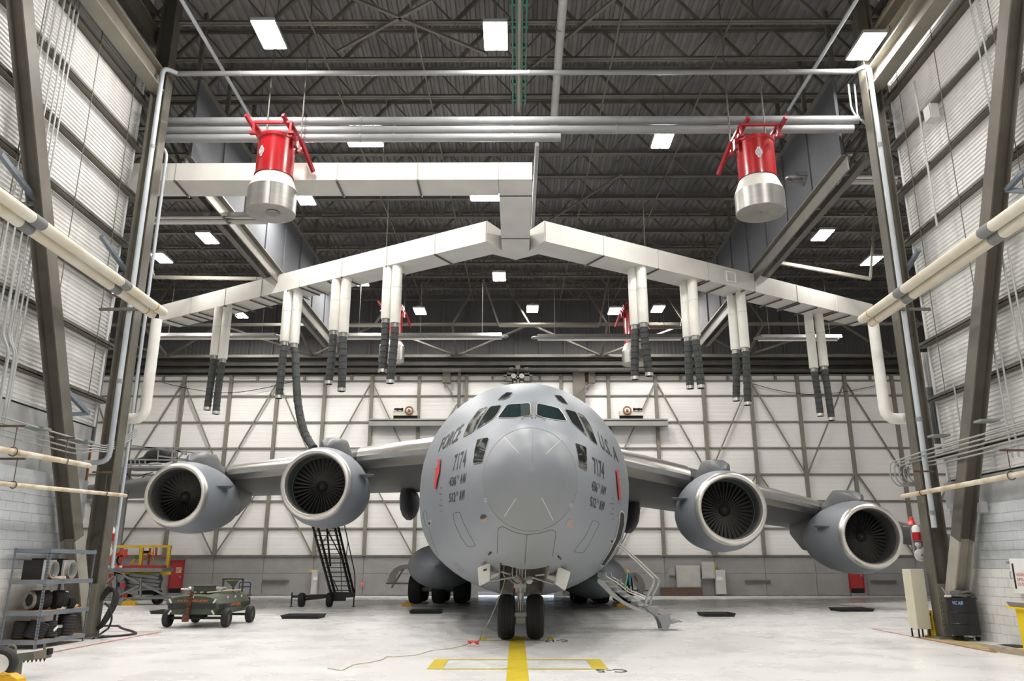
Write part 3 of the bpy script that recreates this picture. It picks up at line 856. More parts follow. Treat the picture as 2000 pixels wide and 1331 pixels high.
# inboard hanging fairing ahead of main gear pods (dark wedge)
# ---------------- engines
ENG = [(-1, 7.48, 13.85, 4.09, 'inner'), (1, 7.48, 13.85, 4.09, 'inner'), (-1, 14.12, 17.75, 3.66, 'outer'), (1, 14.12, 17.75, 3.66, 'outer')]
bl = MB()
rowsb = []
for i in range(6):
    u = i / 5; r = .22 + u * .83; tw = R(58 + 8 * u); cw = .035 + .075 * u
    rowsb.append([V((dx * math.cos(tw) * cw, dx * math.sin(tw) * cw, r)) for dx in (-1, -.33, .33, 1)])
bl.grid(rowsb)
blade_me = bl.mesh('fan_blade', M_FAN, None, True, 60)
M_DUCTIN = mat('inlet_liner', (.12, .12, .118), .4, .3, .2, 6)
M_RING = mat('green_ring', (.04, .16, .10), .5, 0, 0)
for sg, x, s, z, nm in ENG:
    c = A(sg * x, s, z)
    ax = V((0, 1, 0))
    prof = [(1.30, .22), (1.40, .6), (1.475, 1.2), (1.49, 1.9), (1.46, 2.6), (1.38, 3.4), (1.24, 4.2), (1.10, 4.8), (1.04, 4.78), (1.0, 4.2)]
    nac = MB().lathe(prof, c, ax, 56).build('engine_nacelle', M_SKIN, ac)
    lip = [(1.30, .225), (1.275, .13), (1.235, .055), (1.185, .012), (1.14, 0), (1.10, .012), (1.075, .05), (1.06, .12), (1.05, .24)]
    MB().lathe(lip, c, ax, 56).build('inlet_lip', M_CHROME, nac)
    MB().lathe([(1.05, .24), (1.06, .5), (1.075, .95), (1.075, 1.30)], c, ax, 48).build('inlet_duct', M_DUCTIN, nac)
    if nm == 'inner':
        MB().tube(arc(c + V((0, .97, 0)), 1.068, 0, 2 * PI, 40, (1, 0, 0), (0, 0, 1))[:-1], .012, 6, closed=True).build('green_ring', M_RING, nac)
    MB().lathe([(1.075, 1.30), (.02, 1.36)], c, ax, 40).build('stator_disc', M_DARK, nac)
    MB().lathe([(.012, .90), (.08, .94), (.16, 1.02), (.22, 1.10), (.23, 1.3)], c, ax, 24).build('spinner', mat('spinner_gray', (.035, .035, .037), .35, .2, 0), nac)
    for k in range(36):
        inst(blade_me, 'fan_blade', c + V((0, 1.12, 0)), (0, 2 * PI * k / 36 + .03 * sg, 0), parent=nac)
    MB().lathe([(.92, 4.1), (.86, 5.0), (.62, 5.9), (.5, 6.1), (.02, 6.2)], c, ax, 32).build('exhaust_nozzle', mat('hot_metal', (.20, .18, .16), .4, .8, .1), nac)
    # strakes on both sides
    for k in (-1, 1):
        q = MB().prism([c + V((k * 1.40, .75, .42)), c + V((k * 1.82, 1.55, .50)), c + V((k * 1.80, 1.75, .50)), c + V((k * 1.45, 2.1, .42))], (0, 0, .025))
        q.build('strake', M_SKIN, nac, smooth=False)
    # pylon
    sle, zle, chw, _ = wing_st(x)
    rows4 = []
    st = [(s + .95, z + 1.28, z + 1.52, .06), (s + 1.3, z + 1.25, z + 1.80, .30), (s + 2.0, z + 1.1, z + 1.98, .42), (s + 3.0, z + 1.0, z + 2.08, .46), (sle - .3, z + .1, zle + .40, .50), (sle + 1.2, z - .55, zle + .30, .50), (sle + 2.8, z - .45, zle + .1, .42), (sle + 4.6, z + .3, zle - .2, .25)]
    for s_, zb_, zt_, wd in st:
        zc_, hz = (zt_ + zb_) / 2, (zt_ - zb_) / 2; r_ = []
        for k in range(20):
            a = 2 * PI * k / 20; ca, sa = math.cos(a), math.sin(a)
            r_.append(A(sg * x + wd * abs(ca) ** .5 * (1 if ca > 0 else -1), s_, zc_ + hz * abs(sa) ** .6 * (1 if sa > 0 else -1)))
        rows4.append(r_)
    py = MB().grid(rows4, True)
    py.add(rows4[0], [tuple(range(20))])
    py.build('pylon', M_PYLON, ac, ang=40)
# ---------------- main gear pods
for sg in (-1, 1):
    rr = []
    for i in range(26):
        u = i / 25; s_ = 15.6 + u * 15
        k = max(1e-3, math.sin(min(1, u * 2.6) * PI / 2)) ** .62
        cx_, cz_ = 3.1 + .2 * k, 1.5 - .05 * k; wx, wz = .01 + 1.38 * k, .01 + .94 * k
        rr.append([A(sg * (cx_ + wx * math.cos(a)), s_, cz_ + wz * math.sin(a)) for a in [2 * PI * j / 28 for j in range(28)]])
    pod = MB().grid(rr, True); pod.add(rr[0], [tuple(range(28))]); pod.build('gear_pod', M_SKIN, ac)
    # wheels, two rows of three, standing on the floor
    for y in (38.4, 40.8):
        for xw in (2.75, 3.75, 4.82):
            c = V((AX + sg * xw + .1, y, .66))
            wprof = [(.30, -.20), (.33, -.28), (.50, -.315), (.60, -.27), (.645, -.17), (.66, 0), (.645, .17), (.60, .27), (.50, .315), (.33, .28), (.30, .20)]
            wh = MB().lathe(wprof, c, (1, 0, 0), 36).build('main_wheel', M_BLACK, ac)
            MB().lathe([(.02, -.12), (.2, -.14), (.30, -.22)], c, (1, 0, 0), 20).build('hub', M_GGEAR, wh)
        MB().tube([(AX + sg * 2.5 + .1, y, .66), (AX + sg * 5.0 + .1, y, .66)], .13, 12).build('main_axle', M_GGEAR, ac)
        MB().tube([(AX + sg * 3.25 + .1, y, .66), (AX + sg * 3.3 + .1, y + .1, 2.2)], .2, 14).build('main_strut', M_GGEAR, ac)
    # open white gear doors beside the pods
    pts = [at(px, py_, Y=41.0) for px, py_ in ([(757, 1137), (762, 1122), (772, 1110), (786, 1104), (800, 1103), (800, 1112), (790, 1112), (778, 1118), (772, 1128), (770, 1138)] if sg < 0 else
           [(1225, 1130), (1226, 1122), (1240, 1118), (1250, 1124), (1256, 1136), (1260, 1148), (1256, 1158), (1248, 1160), (1244, 1148), (1236, 1136)])]
    gd = MB().prism(pts, (0, .35, 0)).build('gear_door', M_WGEAR, ac, ang=50)
    mid = at(785 if sg < 0 else 1236, 1136 if sg < 0 else 1150, Y=41.0)
    MB().tube([mid + V((-.5 * -sg, 0, -.3)), mid + V((.1, -.2, .6))], .05, 8).build('door_link', M_GGEAR, gd)
    MB().tube([mid + V((-.8, 0.1, -.1)), mid + V((.9, .1, -.1))], .04, 8).build('door_link', M_GGEAR, gd)

# ---------------- nose gear
NGX = 0.105; NGY = 19.9
for sg in (-1, 1):
    c = V((NGX + sg * .345, NGY, .508))
    wp = [(.22, -.11), (.25, -.18), (.38, -.205), (.455, -.18), (.495, -.115), (.508, 0), (.495, .115), (.455, .18), (.38, .205), (.25, .18), (.22, .11)]
    wh = MB().lathe(wp, c, (1, 0, 0), 44).build('nose_wheel', M_BLACK, ac)
    b = MB()
    for off_ in (-.09, -.03, .03, .09):
        b.tube([c + V((off_, .509 * math.cos(a), .509 * math.sin(a))) for a in [2 * PI * k / 40 for k in range(40)]], .004, 4, closed=True)
    b.build('tread_groove', M_DARK, wh)
    MB().lathe([(.02, sg * -.10), (.15, sg * -.10), (.22, sg * -.13)], c, (1, 0, 0), 24).build('hub', M_GGEAR, wh)
P3 = lambda px, py_, y: at(px, py_, Y=y)
st_ = MB()
st_.lathe([(.115, 1.05), (.125, 1.1), (.125, 1.75), (.105, 1.78), (.105, 2.1)], (NGX, NGY - .02, 0), (0, 0, 1), 24)
strut = st_.build('nose_strut', M_GGEAR, ac)
MB().lathe([(.07, .42), (.07, 1.1)], (NGX, NGY - .02, 0), (0, 0, 1), 20).build('strut_piston', M_CHROME, strut)
MB().tube([(NGX - .24, NGY, .508), (NGX + .24, NGY, .508)], .085, 16).build('axle', M_GGEAR, strut)
MB().box((NGX, NGY - .1, .45), (.26, .16, .22)).build('tow_fitting', M_GGEAR, strut, bevel=.02)
MB().box((NGX, NGY - .2, .56), (.36, .10, .12)).build('axle_block', M_GGEAR, strut, bevel=.02)
for k in (-1, 1):
    MB().prism([(NGX + k * .05, NGY - .16, .55), (NGX + k * .05, NGY - .32, .84), (NGX + k * .05, NGY - .27, .88), (NGX + k * .05, NGY - .12, .64)], (.03, 0, 0)).build('torque_link', M_GGEAR, strut, smooth=False)
    MB().prism([(NGX + k * .06, NGY - .13, 1.15), (NGX + k * .06, NGY - .32, .86), (NGX + k * .06, NGY - .27, .82), (NGX + k * .06, NGY - .1, 1.05)], (.03, 0, 0)).build('torque_link', M_GGEAR, strut, smooth=False)
MB().box((NGX - .01, NGY - .17, 1.22), (.30, .10, .14)).build('steering_actuator', M_GGEAR, strut, bevel=.02)
MB().tube([(NGX - .23, NGY - .12, 1.38), (NGX + .23, NGY - .12, 1.38)], .05, 12).build('steering_actuator', M_GGEAR, strut)
MB().beam((NGX + .02, NGY - .35, 2.05), (NGX + .01, NGY - .16, 1.30), .10, .06).build('drag_brace', M_WGEAR, strut)
for k, px in ((-1, 1010.0), (1, 1033.5)):
    c = P3(px, 1131.5 if k < 0 else 1134, 19.45)
    lt = MB().lathe([(.04, .13), (.085, .09), (.10, .02), (.10, -.02)], c, (0, 1, 0), 20).build('landing_light', M_WGEAR, strut)
    MB().lathe([(.001, -.03), (.06, -.025), (.09, -.01)], c, (0, 1, 0), 20).build('light_lens', mat('lens_glass', (.5, .5, .48), .08, .2, 0), lt)
    MB().tube([c + V((0, .1, 0)), V((NGX + k * .1, NGY - .05, 1.5))], .02, 6).build('light_bracket', M_GGEAR, lt)
# bay: open recess lined with five sheets
a = A(-BX, 3, 1.7); b2 = A(BX, 3, 1.7)
M_BAY = mat('bay_lining', (.30, .285, .25), .6, 0, .35, 5)
for xx in (-BX, BX):
    MB().prism([A(xx, BS0, f_bot(BS0) + .0), A(xx, BS1, f_bot(BS1) + .0), A(xx, BS1, 2.5), A(xx, BS0, 2.5)], (.02, 0, 0)).build('gear_bay_wall', M_BAY, ac, smooth=False)
MB().prism([A(-BX, BS1, 1.0), A(BX, BS1, 1.0), A(BX, BS1, 2.5), A(-BX, BS1, 2.5)], (0, .02, 0)).build('gear_bay_wall', M_BAY, ac, smooth=False)
MB().prism([A(-BX, BS0, 2.5), A(BX, BS0, 2.5), A(BX, BS1, 2.5), A(-BX, BS1, 2.5)], (0, 0, .02)).build('gear_bay_roof', M_BAY, ac, smooth=False)
for k in range(6):
    MB().tube(bend([(a.x + .08 + .1 * k, 18.8, 1.75), (a.x + .06 + .1 * k, 18.8, 1.45), (NGX + (k - 2.5) * .05, 19.6, 1.25)], .1), .012, 6).build('hydraulic_line', mat('line_red', (.12, .035, .03), .5) if k in (1, 4) else M_GGEAR, ac)
# doors
for sg, pl, arms in ((-1, [(595, 582), (600, 572), (705, 525), (697, 690), (612, 732), (604, 722)], [[(700, 552), (785, 535), (788, 545), (775, 556), (705, 580)], [(700, 640), (770, 612), (786, 618), (780, 634), (705, 672)]]),
                     (1, [(1280, 562), (1378, 606), (1386, 622), (1345, 762), (1335, 770), (1255, 712)], [[(1275, 578), (1205, 558), (1195, 568), (1212, 582), (1270, 612)], [(1268, 652), (1195, 634), (1180, 645), (1186, 662), (1262, 694)]])):
    Y0 = 18.6
    dpts = [P3(*z5(p), Y0) for p in pl]
    d = MB().prism(dpts, (0, .62, 0)).build('nose_gear_door', M_WGEAR, ac, bevel=.015, smooth=False)
    for ar in arms:
        MB().prism([P3(*z5(p), Y0) for p in ar], (0, .09, 0)).build('hinge_arm', M_WGEAR, d, bevel=.01, smooth=False)
    for (p, q) in ((((790, 608) if sg < 0 else (1175, 632)), ((870, 632) if sg < 0 else (1095, 640))), (((700, 690) if sg < 0 else (1250, 716)), ((905, 655) if sg < 0 else (1065, 660))), (((790, 540) if sg < 0 else (1195, 558)), ((868, 555) if sg < 0 else (1110, 572)))):
        MB().tube([P3(*z5(p), Y0), P3(*z5(q), 18.9)], .022, 8).build('door_rod', M_GGEAR, d)
    if sg < 0:
        MB().prism([P3(*z5(p), Y0 - .32) for p in [(638, 592), (668, 582), (670, 596), (640, 606)]], (0, .02, 0)).build('door_placard', M_INK, d, smooth=False)
# red hose / line down from the bay behind the strut
MB().tube(bend([(NGX - .12, NGY + .1, 1.7), (NGX - .17, NGY + .2, 1.0), (NGX - .13, NGY + .25, .5)], .2), .02, 8).build('grounding_hose', mat('line_red2', (.20, .04, .03), .5), ac)

# ---------------- crew airstair
sk = V((0, .34, 0))
SY = 22.8
def Q8(p, y=SY): return P3(1180 + p[0] / 6.656, 1040 + p[1] / 6.656, y)
stair = MB().prism([Q8(p, SY - .36) for p in [(-80, 600), (0, 640), (100, 760), (250, 890), (400, 970), (540, 1035), (580, 1060), (530, 1060), (400, 1015), (260, 945), (100, 845), (0, 740), (-90, 650)]], (0, .05, 0)).build('airstair_stringer', M_GGEAR, ac, smooth=False, label='gray folding crew stair side rail')
MB().prism([Q8(p, SY + .36) for p in [(-80, 520), (0, 530), (110, 640), (250, 760), (400, 860), (520, 930), (560, 990), (500, 990), (400, 930), (250, 850), (100, 740), (0, 640), (-90, 580)]], (0, .05, 0)).build('airstair_stringer', M_GGEAR, ac, smooth=False)
for k in range(6):
    p = Q8((10 + k * 95, 640 + k * 68 - 12 * k * (k / 9.)), SY)
    MB().box(p, (.26, .70, .03)).build('airstair_tread', M_GGEAR, ac, smooth=False)
FT = [(540, 975), (690, 975), (705, 1075), (850, 1058), (868, 1160), (985, 1148), (985, 1165), (860, 1200), (830, 1275), (758, 1278), (735, 1180), (690, 1100), (610, 1050)]
for dy in (0, .66):
    MB().prism([Q8(p, SY - .34) + V((0, dy, 0)) for p in FT], (0, .04, 0)).build('airstair_foot', mat('stair_gray', (.30, .31, .32), .45, .1, .05), ac, smooth=False)
for p in ((640, 975), (780, 1064), (925, 1154)):
    MB().box(Q8(p, SY - .01), (.25, .64, .03)).build('airstair_tread', mat('stair_gray', (.30, .31, .32)), ac, smooth=False)
for y, dx in ((SY - .36, 0), (SY + .36, 1)):
    o8 = (0, 0) if not dx else (58, 0)
    p = [(140, 110), (152, 150), (400, 365), (640, 598)] if not dx else [(196, 130), (215, 165), (450, 370), (700, 605)]
    MB().tube([Q8(q, y) for q in p], .022, 8).build('airstair_handrail', M_CHROME, ac)
    p = [(645, 600), (640, 670), (560, 830), (530, 960)] if not dx else [(702, 605), (700, 680), (620, 840), (590, 960)]
    MB().tube(bend([Q8(q, y) for q in p], .1), .035, 8).build('airstair_handrail', M_GGEAR, ac)
    p = [(20, 520), (25, 575), (170, 660), (225, 700), (300, 770), (530, 870)] if not dx else [(85, 520), (100, 580), (205, 640), (340, 760), (470, 810), (560, 850)]
    MB().tube([Q8(q, y) for q in p], .018, 8).build('airstair_rail', M_CHROME, ac)
    for q in ((170, 610), (215, 600), (300, 700), (345, 700)):
        MB().tube([Q8(q, y), Q8((q[0] + 6, q[1] + 80), y)], .016, 6).build('airstair_post', M_CHROME, ac)
for p, m in (([(265, 740), (300, 560), (290, 480)], mat('green_grip', (.25, .45, .28), .5)), ([(335, 690), (325, 530)], mat('blue_grip', (.06, .20, .38), .5)), ([(318, 525), (282, 478)], mat('amber_grip', (.75, .36, .04), .5))):
    MB().tube([Q8(q, SY + .1) for q in p], .03, 8).build('stair_lever', m, ac)
# ================================================================== OVERHEAD SERVICES
# ---- cream duct system: cross duct, leg, two swept arms
DZ, DH = 12.6, 0.78
duct = thing('air_duct', 'long cream rectangular air duct with a cross run and two swept arms under the roof', 'duct', (0, 24, DZ))
M_DSEAM = mat('duct_flange', (.10, .095, .085), .6, 0, 0)
def duct_run(p0, p1, wd, z0, z1, n, name='duct_section', back=True, first=0.0):
    """rectangular duct whose front edge runs p0->p1 (plan), wd deep, cut into n sections with dark flanges"""
    p0 = V((p0[0], p0[1], 0)); p1 = V((p1[0], p1[1], 0)); d = (p1 - p0); L_ = d.length; d.normalize()
    nrm = V((-d.y, d.x, 0))
    if nrm.y < 0: nrm = -nrm
    c0 = p0 + nrm * wd / 2
    for i in range(n):
        a = c0 + d * (L_ * i / n); b = c0 + d * (L_ * (i + 1) / n)
        zz = V((0, 0, (z0 + z1) / 2))
        MB().beam(a + zz + d * .01, b + zz - d * .01, wd, z1 - z0).build(name, M_DUCT, duct, smooth=False)
        if i > 0:
            q = a + zz
            MB().box((q.x, q.y, z0 - .025), (0.05, wd + .06, .05), Matrix.Rotation(math.atan2(nrm.y, nrm.x) - PI / 2, 3, 'Z')).build('duct_flange', M_DSEAM, duct, smooth=False)
            MB().box((q.x - nrm.x * wd / 2, q.y - nrm.y * wd / 2, (z0 + z1) / 2), (0.018, .03, z1 - z0 + .01), Matrix.Rotation(math.atan2(nrm.y, nrm.x) - PI / 2, 3, 'Z')).build('duct_flange', mat('duct_joint', (.42, .40, .36), .6), duct, smooth=False)
duct_run((-17.2, 21.15), (-.50, 21.15), 1.05, DZ, DZ + .56, 7)
MB().box2((-.50, 21.15, DZ + .006), (.49, 26.9, DZ + .56)).build('duct_leg', M_DUCT, duct, smooth=False)
MB().box2((-.51, 22.2, DZ - .02), (.50, 22.24, DZ)).build('duct_flange', M_DSEAM, duct, smooth=False)
MB().box2((-.505, 25.5, DZ - .02), (.495, 25.53, DZ)).build('duct_flange', M_DSEAM, duct, smooth=False)
# hub and elbows
hub = [(-.55, 26.7), (.55, 26.7), (1.05, 25.75), (1.35, 26.65), (.0, 27.55), (-1.35, 26.65), (-1.05, 25.75)]
MB().prism([V((x, y, DZ + DH / 2)) for x, y in hub], (0, 0, DH - .03)).build('duct_hub', M_DUCT, duct, smooth=False)
for sg in (-1, 1):
    duct_run((sg * 1.0, 25.75), (sg * 16.6, 25.75 + .60 * 15.6), 1.12, DZ, DZ + DH, 8 if sg < 0 else 7)
    for k in range(10):
        x = sg * (7.5 + k * .95); y = 25.75 + .6 * (abs(x) - 1.0)
        nv = V((-sg * .6, 1, 0)).normalized()
        MB().beam((x, y, DZ - .05), V((x, y, DZ - .05)) + nv * 1.25, .04, .05).build('support_strut', M_DSEAM, duct, smooth=False)
    for x, y, l in ((sg * 5.0, 28.2, 4), (sg * 11.2, 31.9, 4)):
        MB().tube([(x, y + .3, DZ + DH), (x, y + .3, JZ0)], .012, 5).build('hanger_rod', M_ROOFST, duct)
MB().tube([(-12, 21.6, DZ + .5), (-12, 21.6, JZ0)], .012, 5).build('hanger_rod', M_ROOFST, duct)
MB().tube([(-4, 21.6, DZ + .5), (-4, 21.6, JZ0)], .012, 5).build('hanger_rod', M_ROOFST, duct)
# white square outline painted on the right arm
sq = MB()
for sgn in (1,):
    x = 8.55; nv = V((-.6, 1, 0)).normalized(); dv = V((1, .6, 0)).normalized()
    o = V((x, 25.75 + .6 * (x - 1.0), DZ + .18)) - nv * .012
    for a, b in (((0, 0), (.5, 0)), ((0, .42), (.5, .42)), ((0, 0), (0, .42)), ((.5, 0), (.5, .42))):
        sq.beam(o + dv * a[0] + V((0, 0, a[1])), o + dv * b[0] + V((0, 0, b[1])), .05, .05, nv)
sq.build('access_hatch_frame', M_WHITE, duct, smooth=False)

# ---- drop hoses: white pipe, steel collar, black hose
DROPS = [((428, 592), (420, 695), (405, 797), 'left', 'outermost pair, left one'), ((443, 600), (437, 702), (422, 805), 'left', 'outermost pair, right one'),
         ((563, 560), (557, 668), (545, 774), 'left', 'second pair from outside, left one, hanging free'), ((581, 568), (576, 672), None, 'left', 'its long black hose running to the engine'),
         ((657, 536), (653, 647), (642, 746), 'left', 'third pair from outside, left one'), ((677, 543), (671, 651), (667, 760), 'left', 'third pair from outside, right one'),
         ((760, 511), (753, 624), (747, 723), 'left', 'innermost pair, left one'), ((778, 518), (770, 632), (762, 744), 'left', 'innermost pair, right one'),
         ((1238, 527), (1238, 636), (1240, 737), 'right', 'innermost pair, left one'), ((1252, 522), (1257, 632), (1268, 730), 'right', 'innermost pair, right one'),
         ((1338, 553), (1342, 660), (1348, 755), 'right', 'second pair from inside, left one'), ((1353, 547), (1357, 657), (1369, 754), 'right', 'second pair from inside, right one'),
         ((1430, 577), (1435, 684), (1438, 779), 'right', 'third pair from inside, left one'), ((1448, 571), (1453, 680), (1460, 787), 'right', 'third pair from inside, right one'),
         ((1581, 622), (1588, 720), (1602, 809), 'right', 'outermost pair, left one'), ((1600, 615), (1608, 716), (1624, 817), 'right', 'outermost pair, right one')]
for i, (tp, bt, hb_, side, lab) in enumerate(DROPS):
    p = at(tp[0], tp[1], Z=DZ)
    yl = 25.75 + .6 * (abs(p.x) - 1.0)          # keep it under the arm
    y = min(max(p.y, yl + .3), yl + 1.0)
    p = at(bt[0], bt[1], Y=y); x = p.x; zb = p.z
    x2 = at(tp[0], tp[1], Y=y).x; x = (x + x2) / 2
    t = thing('drop_hose', f'white pipe with black hose, {side} duct arm, {lab}', 'hose', (x, y, DZ), group='drop hoses under the duct arms')
    MB().lathe([(.02, zb), (.185, zb), (.195, zb + .03), (.195, DZ)], (x, y, 0), (0, 0, 1), 20).build('drop_pipe', M_INSULW, t)
    MB().lathe([(.20, DZ - .9 + .0), (.203, DZ - .88)], (x, y, 0), (0, 0, 1), 20).build('pipe_joint', M_DUCT, t)
    MB().lathe([(.15, zb + .02), (.15, zb - .12), (.165, zb - .12), (.165, zb - .17), (.14, zb - .17)], (x, y, 0), (0, 0, 1), 20).build('hose_collar', M_BRUSH, t)
    if hb_:
        q = at(hb_[0], hb_[1], Y=y)
        c0 = V((x, y, zb - .15)); c1 = V((q.x, y, q.z)); m_ = (c0 + c1) / 2 + V((random.uniform(-.05, .05), 0, 0))
        pts = [c0 * (1 - u) ** 2 + m_ * 2 * u * (1 - u) + c1 * u * u for u in [k / 24 for k in range(25)]]
        rr_ = [.148 + (.006 if k % 2 else -.004) for k in range(25)]
        h = MB().tube(pts, rr_, 14).build('black_hose', M_HOSE, t)
        MB().tube([c1 + V((0, 0, .02)), c1 - V((0, 0, .10))], .158, 16).build('end_ring', M_CHROME, t)
        MB().lathe([(.13, -.105), (.02, -.105)], c1, (0, 0, 1), 14).build('hose_mouth', M_DARK, t)
    else:
        px = [(577, 690), (578, 730), (581, 782), (586, 815), (594, 845), (603, 862), (613, 876)]
        pts = [V((x, y, zb - .15))] + [at(a, b, Y=y + (29.9 - y) * (k / 6.) ** 2) for k, (a, b) in enumerate(px)]
        pts = bend(pts, .6, 4)
        h = MB().tube(pts, [.150 + (.005 if k % 2 else -.004) for k in range(len(pts))], 14).build('black_hose', M_HOSE, t)
        q = at(581, 783, Y=y + .3)
        MB().tube([q + V((0, 0, .06)), q - V((0, 0, .06))], .165, 16).build('hose_coupling', M_BRUSH, t)
    # wire wrap rings on the hose
    b = MB()
    n = len(pts)
    for k in range(3, n - 2, 3):
        d = (pts[k + 1] - pts[k - 1]).normalized(); u = d.orthogonal().normalized(); w = d.cross(u)
        b.tube([pts[k] + (u * math.cos(a) + w * math.sin(a)) * .158 for a in [2 * PI * j / 14 for j in range(14)]], .006, 4, closed=True)
    b.build('hose_wrap', M_DARK, h)['kind'] = 'stuff'

# ---- foam generators
def foam_gen(cx, Y, ys, r_red, label, cap, mirror):
    """ys: photo rows of top flange, red bottom, cone bottom, can bottom on the axis."""
    px = cx
    z = [at(px, y, Y=Y).z for y in ys]; x = at(px, (ys[0] + ys[3]) / 2, Y=Y).x
    t = thing('foam_generator', label, 'foam generator', (x, Y, z[3]))
    o = (x, Y, 0); r = r_red
    MB().lathe([(.02, z[0] + .05), (r, z[0] + .05), (r * 1.06, z[0] + .03), (r * 1.06, z[0] - .05), (r, z[0] - .07), (r, z[1] + .03), (r * 1.05, z[1] + .02), (r * 1.05, z[1] - .02)], o, (0, 0, 1), 40).build('red_drum', M_RED, t)
    MB().lathe([(r * 1.0, z[1] - .02), (r * 1.30, z[2])], o, (0, 0, 1), 40).build('white_cone', mat('cone_white', (.72, .70, .64), .45, .15, .06), t)
    MB().lathe([(r * 1.30, z[2]), (r * 1.30, z[3])], o, (0, 0, 1), 40).build('steel_can', M_BRUSH, t)
    MB().lathe([(r * 1.30, z[3]), (r * 1.28, z[3] - .01), (.02, z[3] - (.06 if cap else -.02))], o, (0, 0, 1), 40).build('bottom_screen', mat('screen_steel', (.45, .43, .39), .34, .7, .15), t)
    if cap: MB().lathe([(.19, z[3] - .05), (.17, z[3] - .09), (.02, z[3] - .10)], (x + .1 * mirror, Y - .15, 0), (0, 0, 1), 20).build('bottom_cap', M_BRUSH, t)
    MB().beam((x + r * .3, Y - r * 1.31, z[2] + .0), (x + r * .3, Y - r * 1.31, z[3]), .015, .01).build('can_seam', M_GALVP, t)
    # frame on top
    zt = z[0]
    for a, b in (((-1, -1), (1, -1)), ((-1, 1), (1, 1)), ((-1, -1), (-1, 1)), ((1, -1), (1, 1))):
        MB().beam((x + a[0] * r, Y + a[1] * r, zt + .30), (x + b[0] * r, Y + b[1] * r, zt + .30), .07, .07).build('frame_bar', M_REDD, t, smooth=False)
    for a in ((-1, -1), (1, -1), (-1, 1), (1, 1)):
        MB().beam((x + a[0] * r, Y + a[1] * r, zt - .05), (x + a[0] * r, Y + a[1] * r, zt + .30), .06, .06).build('frame_post', M_REDD, t, smooth=False)
        MB().box((x + a[0] * r * 1.04, Y + a[1] * r, zt - .04), (.16, .12, .07)).build('mount_lug', M_REDD, t, smooth=False)
    for k in (-1, 1):
        d = -mirror
        a = V((x + k * r, Y - r * .9, zt + .32)); 
        MB().beam(a + V((0, .5, -.2)), a + V((-mirror * .20, -.2, .12)), .08, .11).build('hanger_arm', M_REDD, t, smooth=False)
    MB().beam((x + mirror * r * 1.1, Y + .3, zt + .25), (x + mirror * (r * 1.1 + .28), Y + .9, zt - .5), .08, .12).build('hanger_arm', M_REDD, t, smooth=False)
    MB().box((x + mirror * r * 1.15, Y - .2, zt - .15), (.12, .16, .3)).build('valve_block', M_REDD, t, smooth=False)
    # small white emblem: circle with a bar
    ang = R(-120 if mirror > 0 else -98)
    c = V((x + math.cos(ang) * r, Y + math.sin(ang) * r, (z[0] + z[1]) / 2 + .02)); nx = V((math.cos(ang), math.sin(ang), 0)); tx = V((-nx.y, nx.x, 0))
    e = MB()
    e.add([c + nx * .008] + [c + nx * .008 + tx * .10 * math.cos(2 * PI * k / 20) + V((0, 0, .12 * math.sin(2 * PI * k / 20))) for k in range(20)], [(0, 1 + k, 1 + (k + 1) % 20) for k in range(20)])
    for s_ in (-1, 1): e.add([c + nx * .009 + tx * a + V((0, 0, b)) for a, b in ((-.045, s_ * .16), (.045, s_ * .16), (.045, s_ * .08), (-.045, s_ * .08))], [(0, 1, 2, 3)])
    em = e.build('emblem', mat('emblem_white', (.62, .60, .60), .5, 0, 0), t, smooth=False)
    e2 = MB()
    e2.tube([c + nx * .011 + tx * .062 * math.cos(2 * PI * k / 16) + V((0, 0, .075 * math.sin(2 * PI * k / 16))) for k in range(16)], .009, 4, closed=True)
    e2.tube([c + nx * .011 + V((0, 0, -.13)), c + nx * .011 + V((0, 0, .13))], .008, 4)
    e2.build('emblem_ring', mat('emblem_gray', (.36, .33, .36), .5, 0, 0), t)
    # support pipe rack up to roof
    for k in (-1, 1):
        MB().tube([(x + k * r, Y + r, zt + .3), (x + k * r, Y + r, ZR)], .02, 6).build('hanger_rod', M_ROOFST, t)
foam_gen(535, 20.15, (276, 347, 374, 417), .515, 'big red and silver foam generator hanging over the left engines near the front', True, 1)
foam_gen(1480, 20.15, (281, 352, 379, 416), .515, 'big red and silver foam generator hanging over the right engines near the front', False, -1)
foam_gen(766, 41.0, (612, 668, 678, 706), .52, 'far red and white foam generator partly hidden behind the innermost left drop hoses', False, 1)
foam_gen(1238, 41.0, (612, 672, 688, 712), .52, 'far red and white foam generator partly hidden behind the innermost right drop hoses', False, -1)

# ---- pipes along and across
def pipe(label, pts, r, m, cat='pipe', n=14, name='service_pipe', rad=.3, bands=(), bandm=None):
    t = MB().tube(bend([V(p) for p in pts], rad), r, n).build(name, m)
    tag(t, label, cat)
    for q, d, br, bw in bands:
        q = V(q); d = V(d).normalized()
        MB().tube([q - d * bw / 2, q + d * bw / 2], br, n).build('pipe_band', bandm or M_GALVP, t)
    return t
for k, (py, xr_, lab) in enumerate(((236, 10.2, 'upper'), (254, 10.0, 'middle'), (269, None, 'lowest'))):
    a = at(1010, py, Y=20.95)
    xr2 = xr_ if xr_ else at(1095, 269, Y=20.95).x
    bands = [((x, 20.95, a.z), (1, 0, 0), .135, .05) for x in (-4.6, -3.6, -.1, 3.0, 4.6) if x < xr2 - .2]
    pipe(f'{lab} of three thick gray foam pipes crossing under the roof', [(-10.9, 20.95, a.z), (xr2, 20.95, a.z)], .125, M_GALVP, bands=bands)
Yp = 19.72
zt_ = at(1000, 142, Y=Yp + .3).z
lx = at(240, 700, Y=Yp).x; rx = at(1778, 700, Y=Yp).x
hz = [((x, Yp, zt_), (1, 0, 0), .085, .06) for x in (-8, -4.1, 0.4, 4.2, 7.9)]
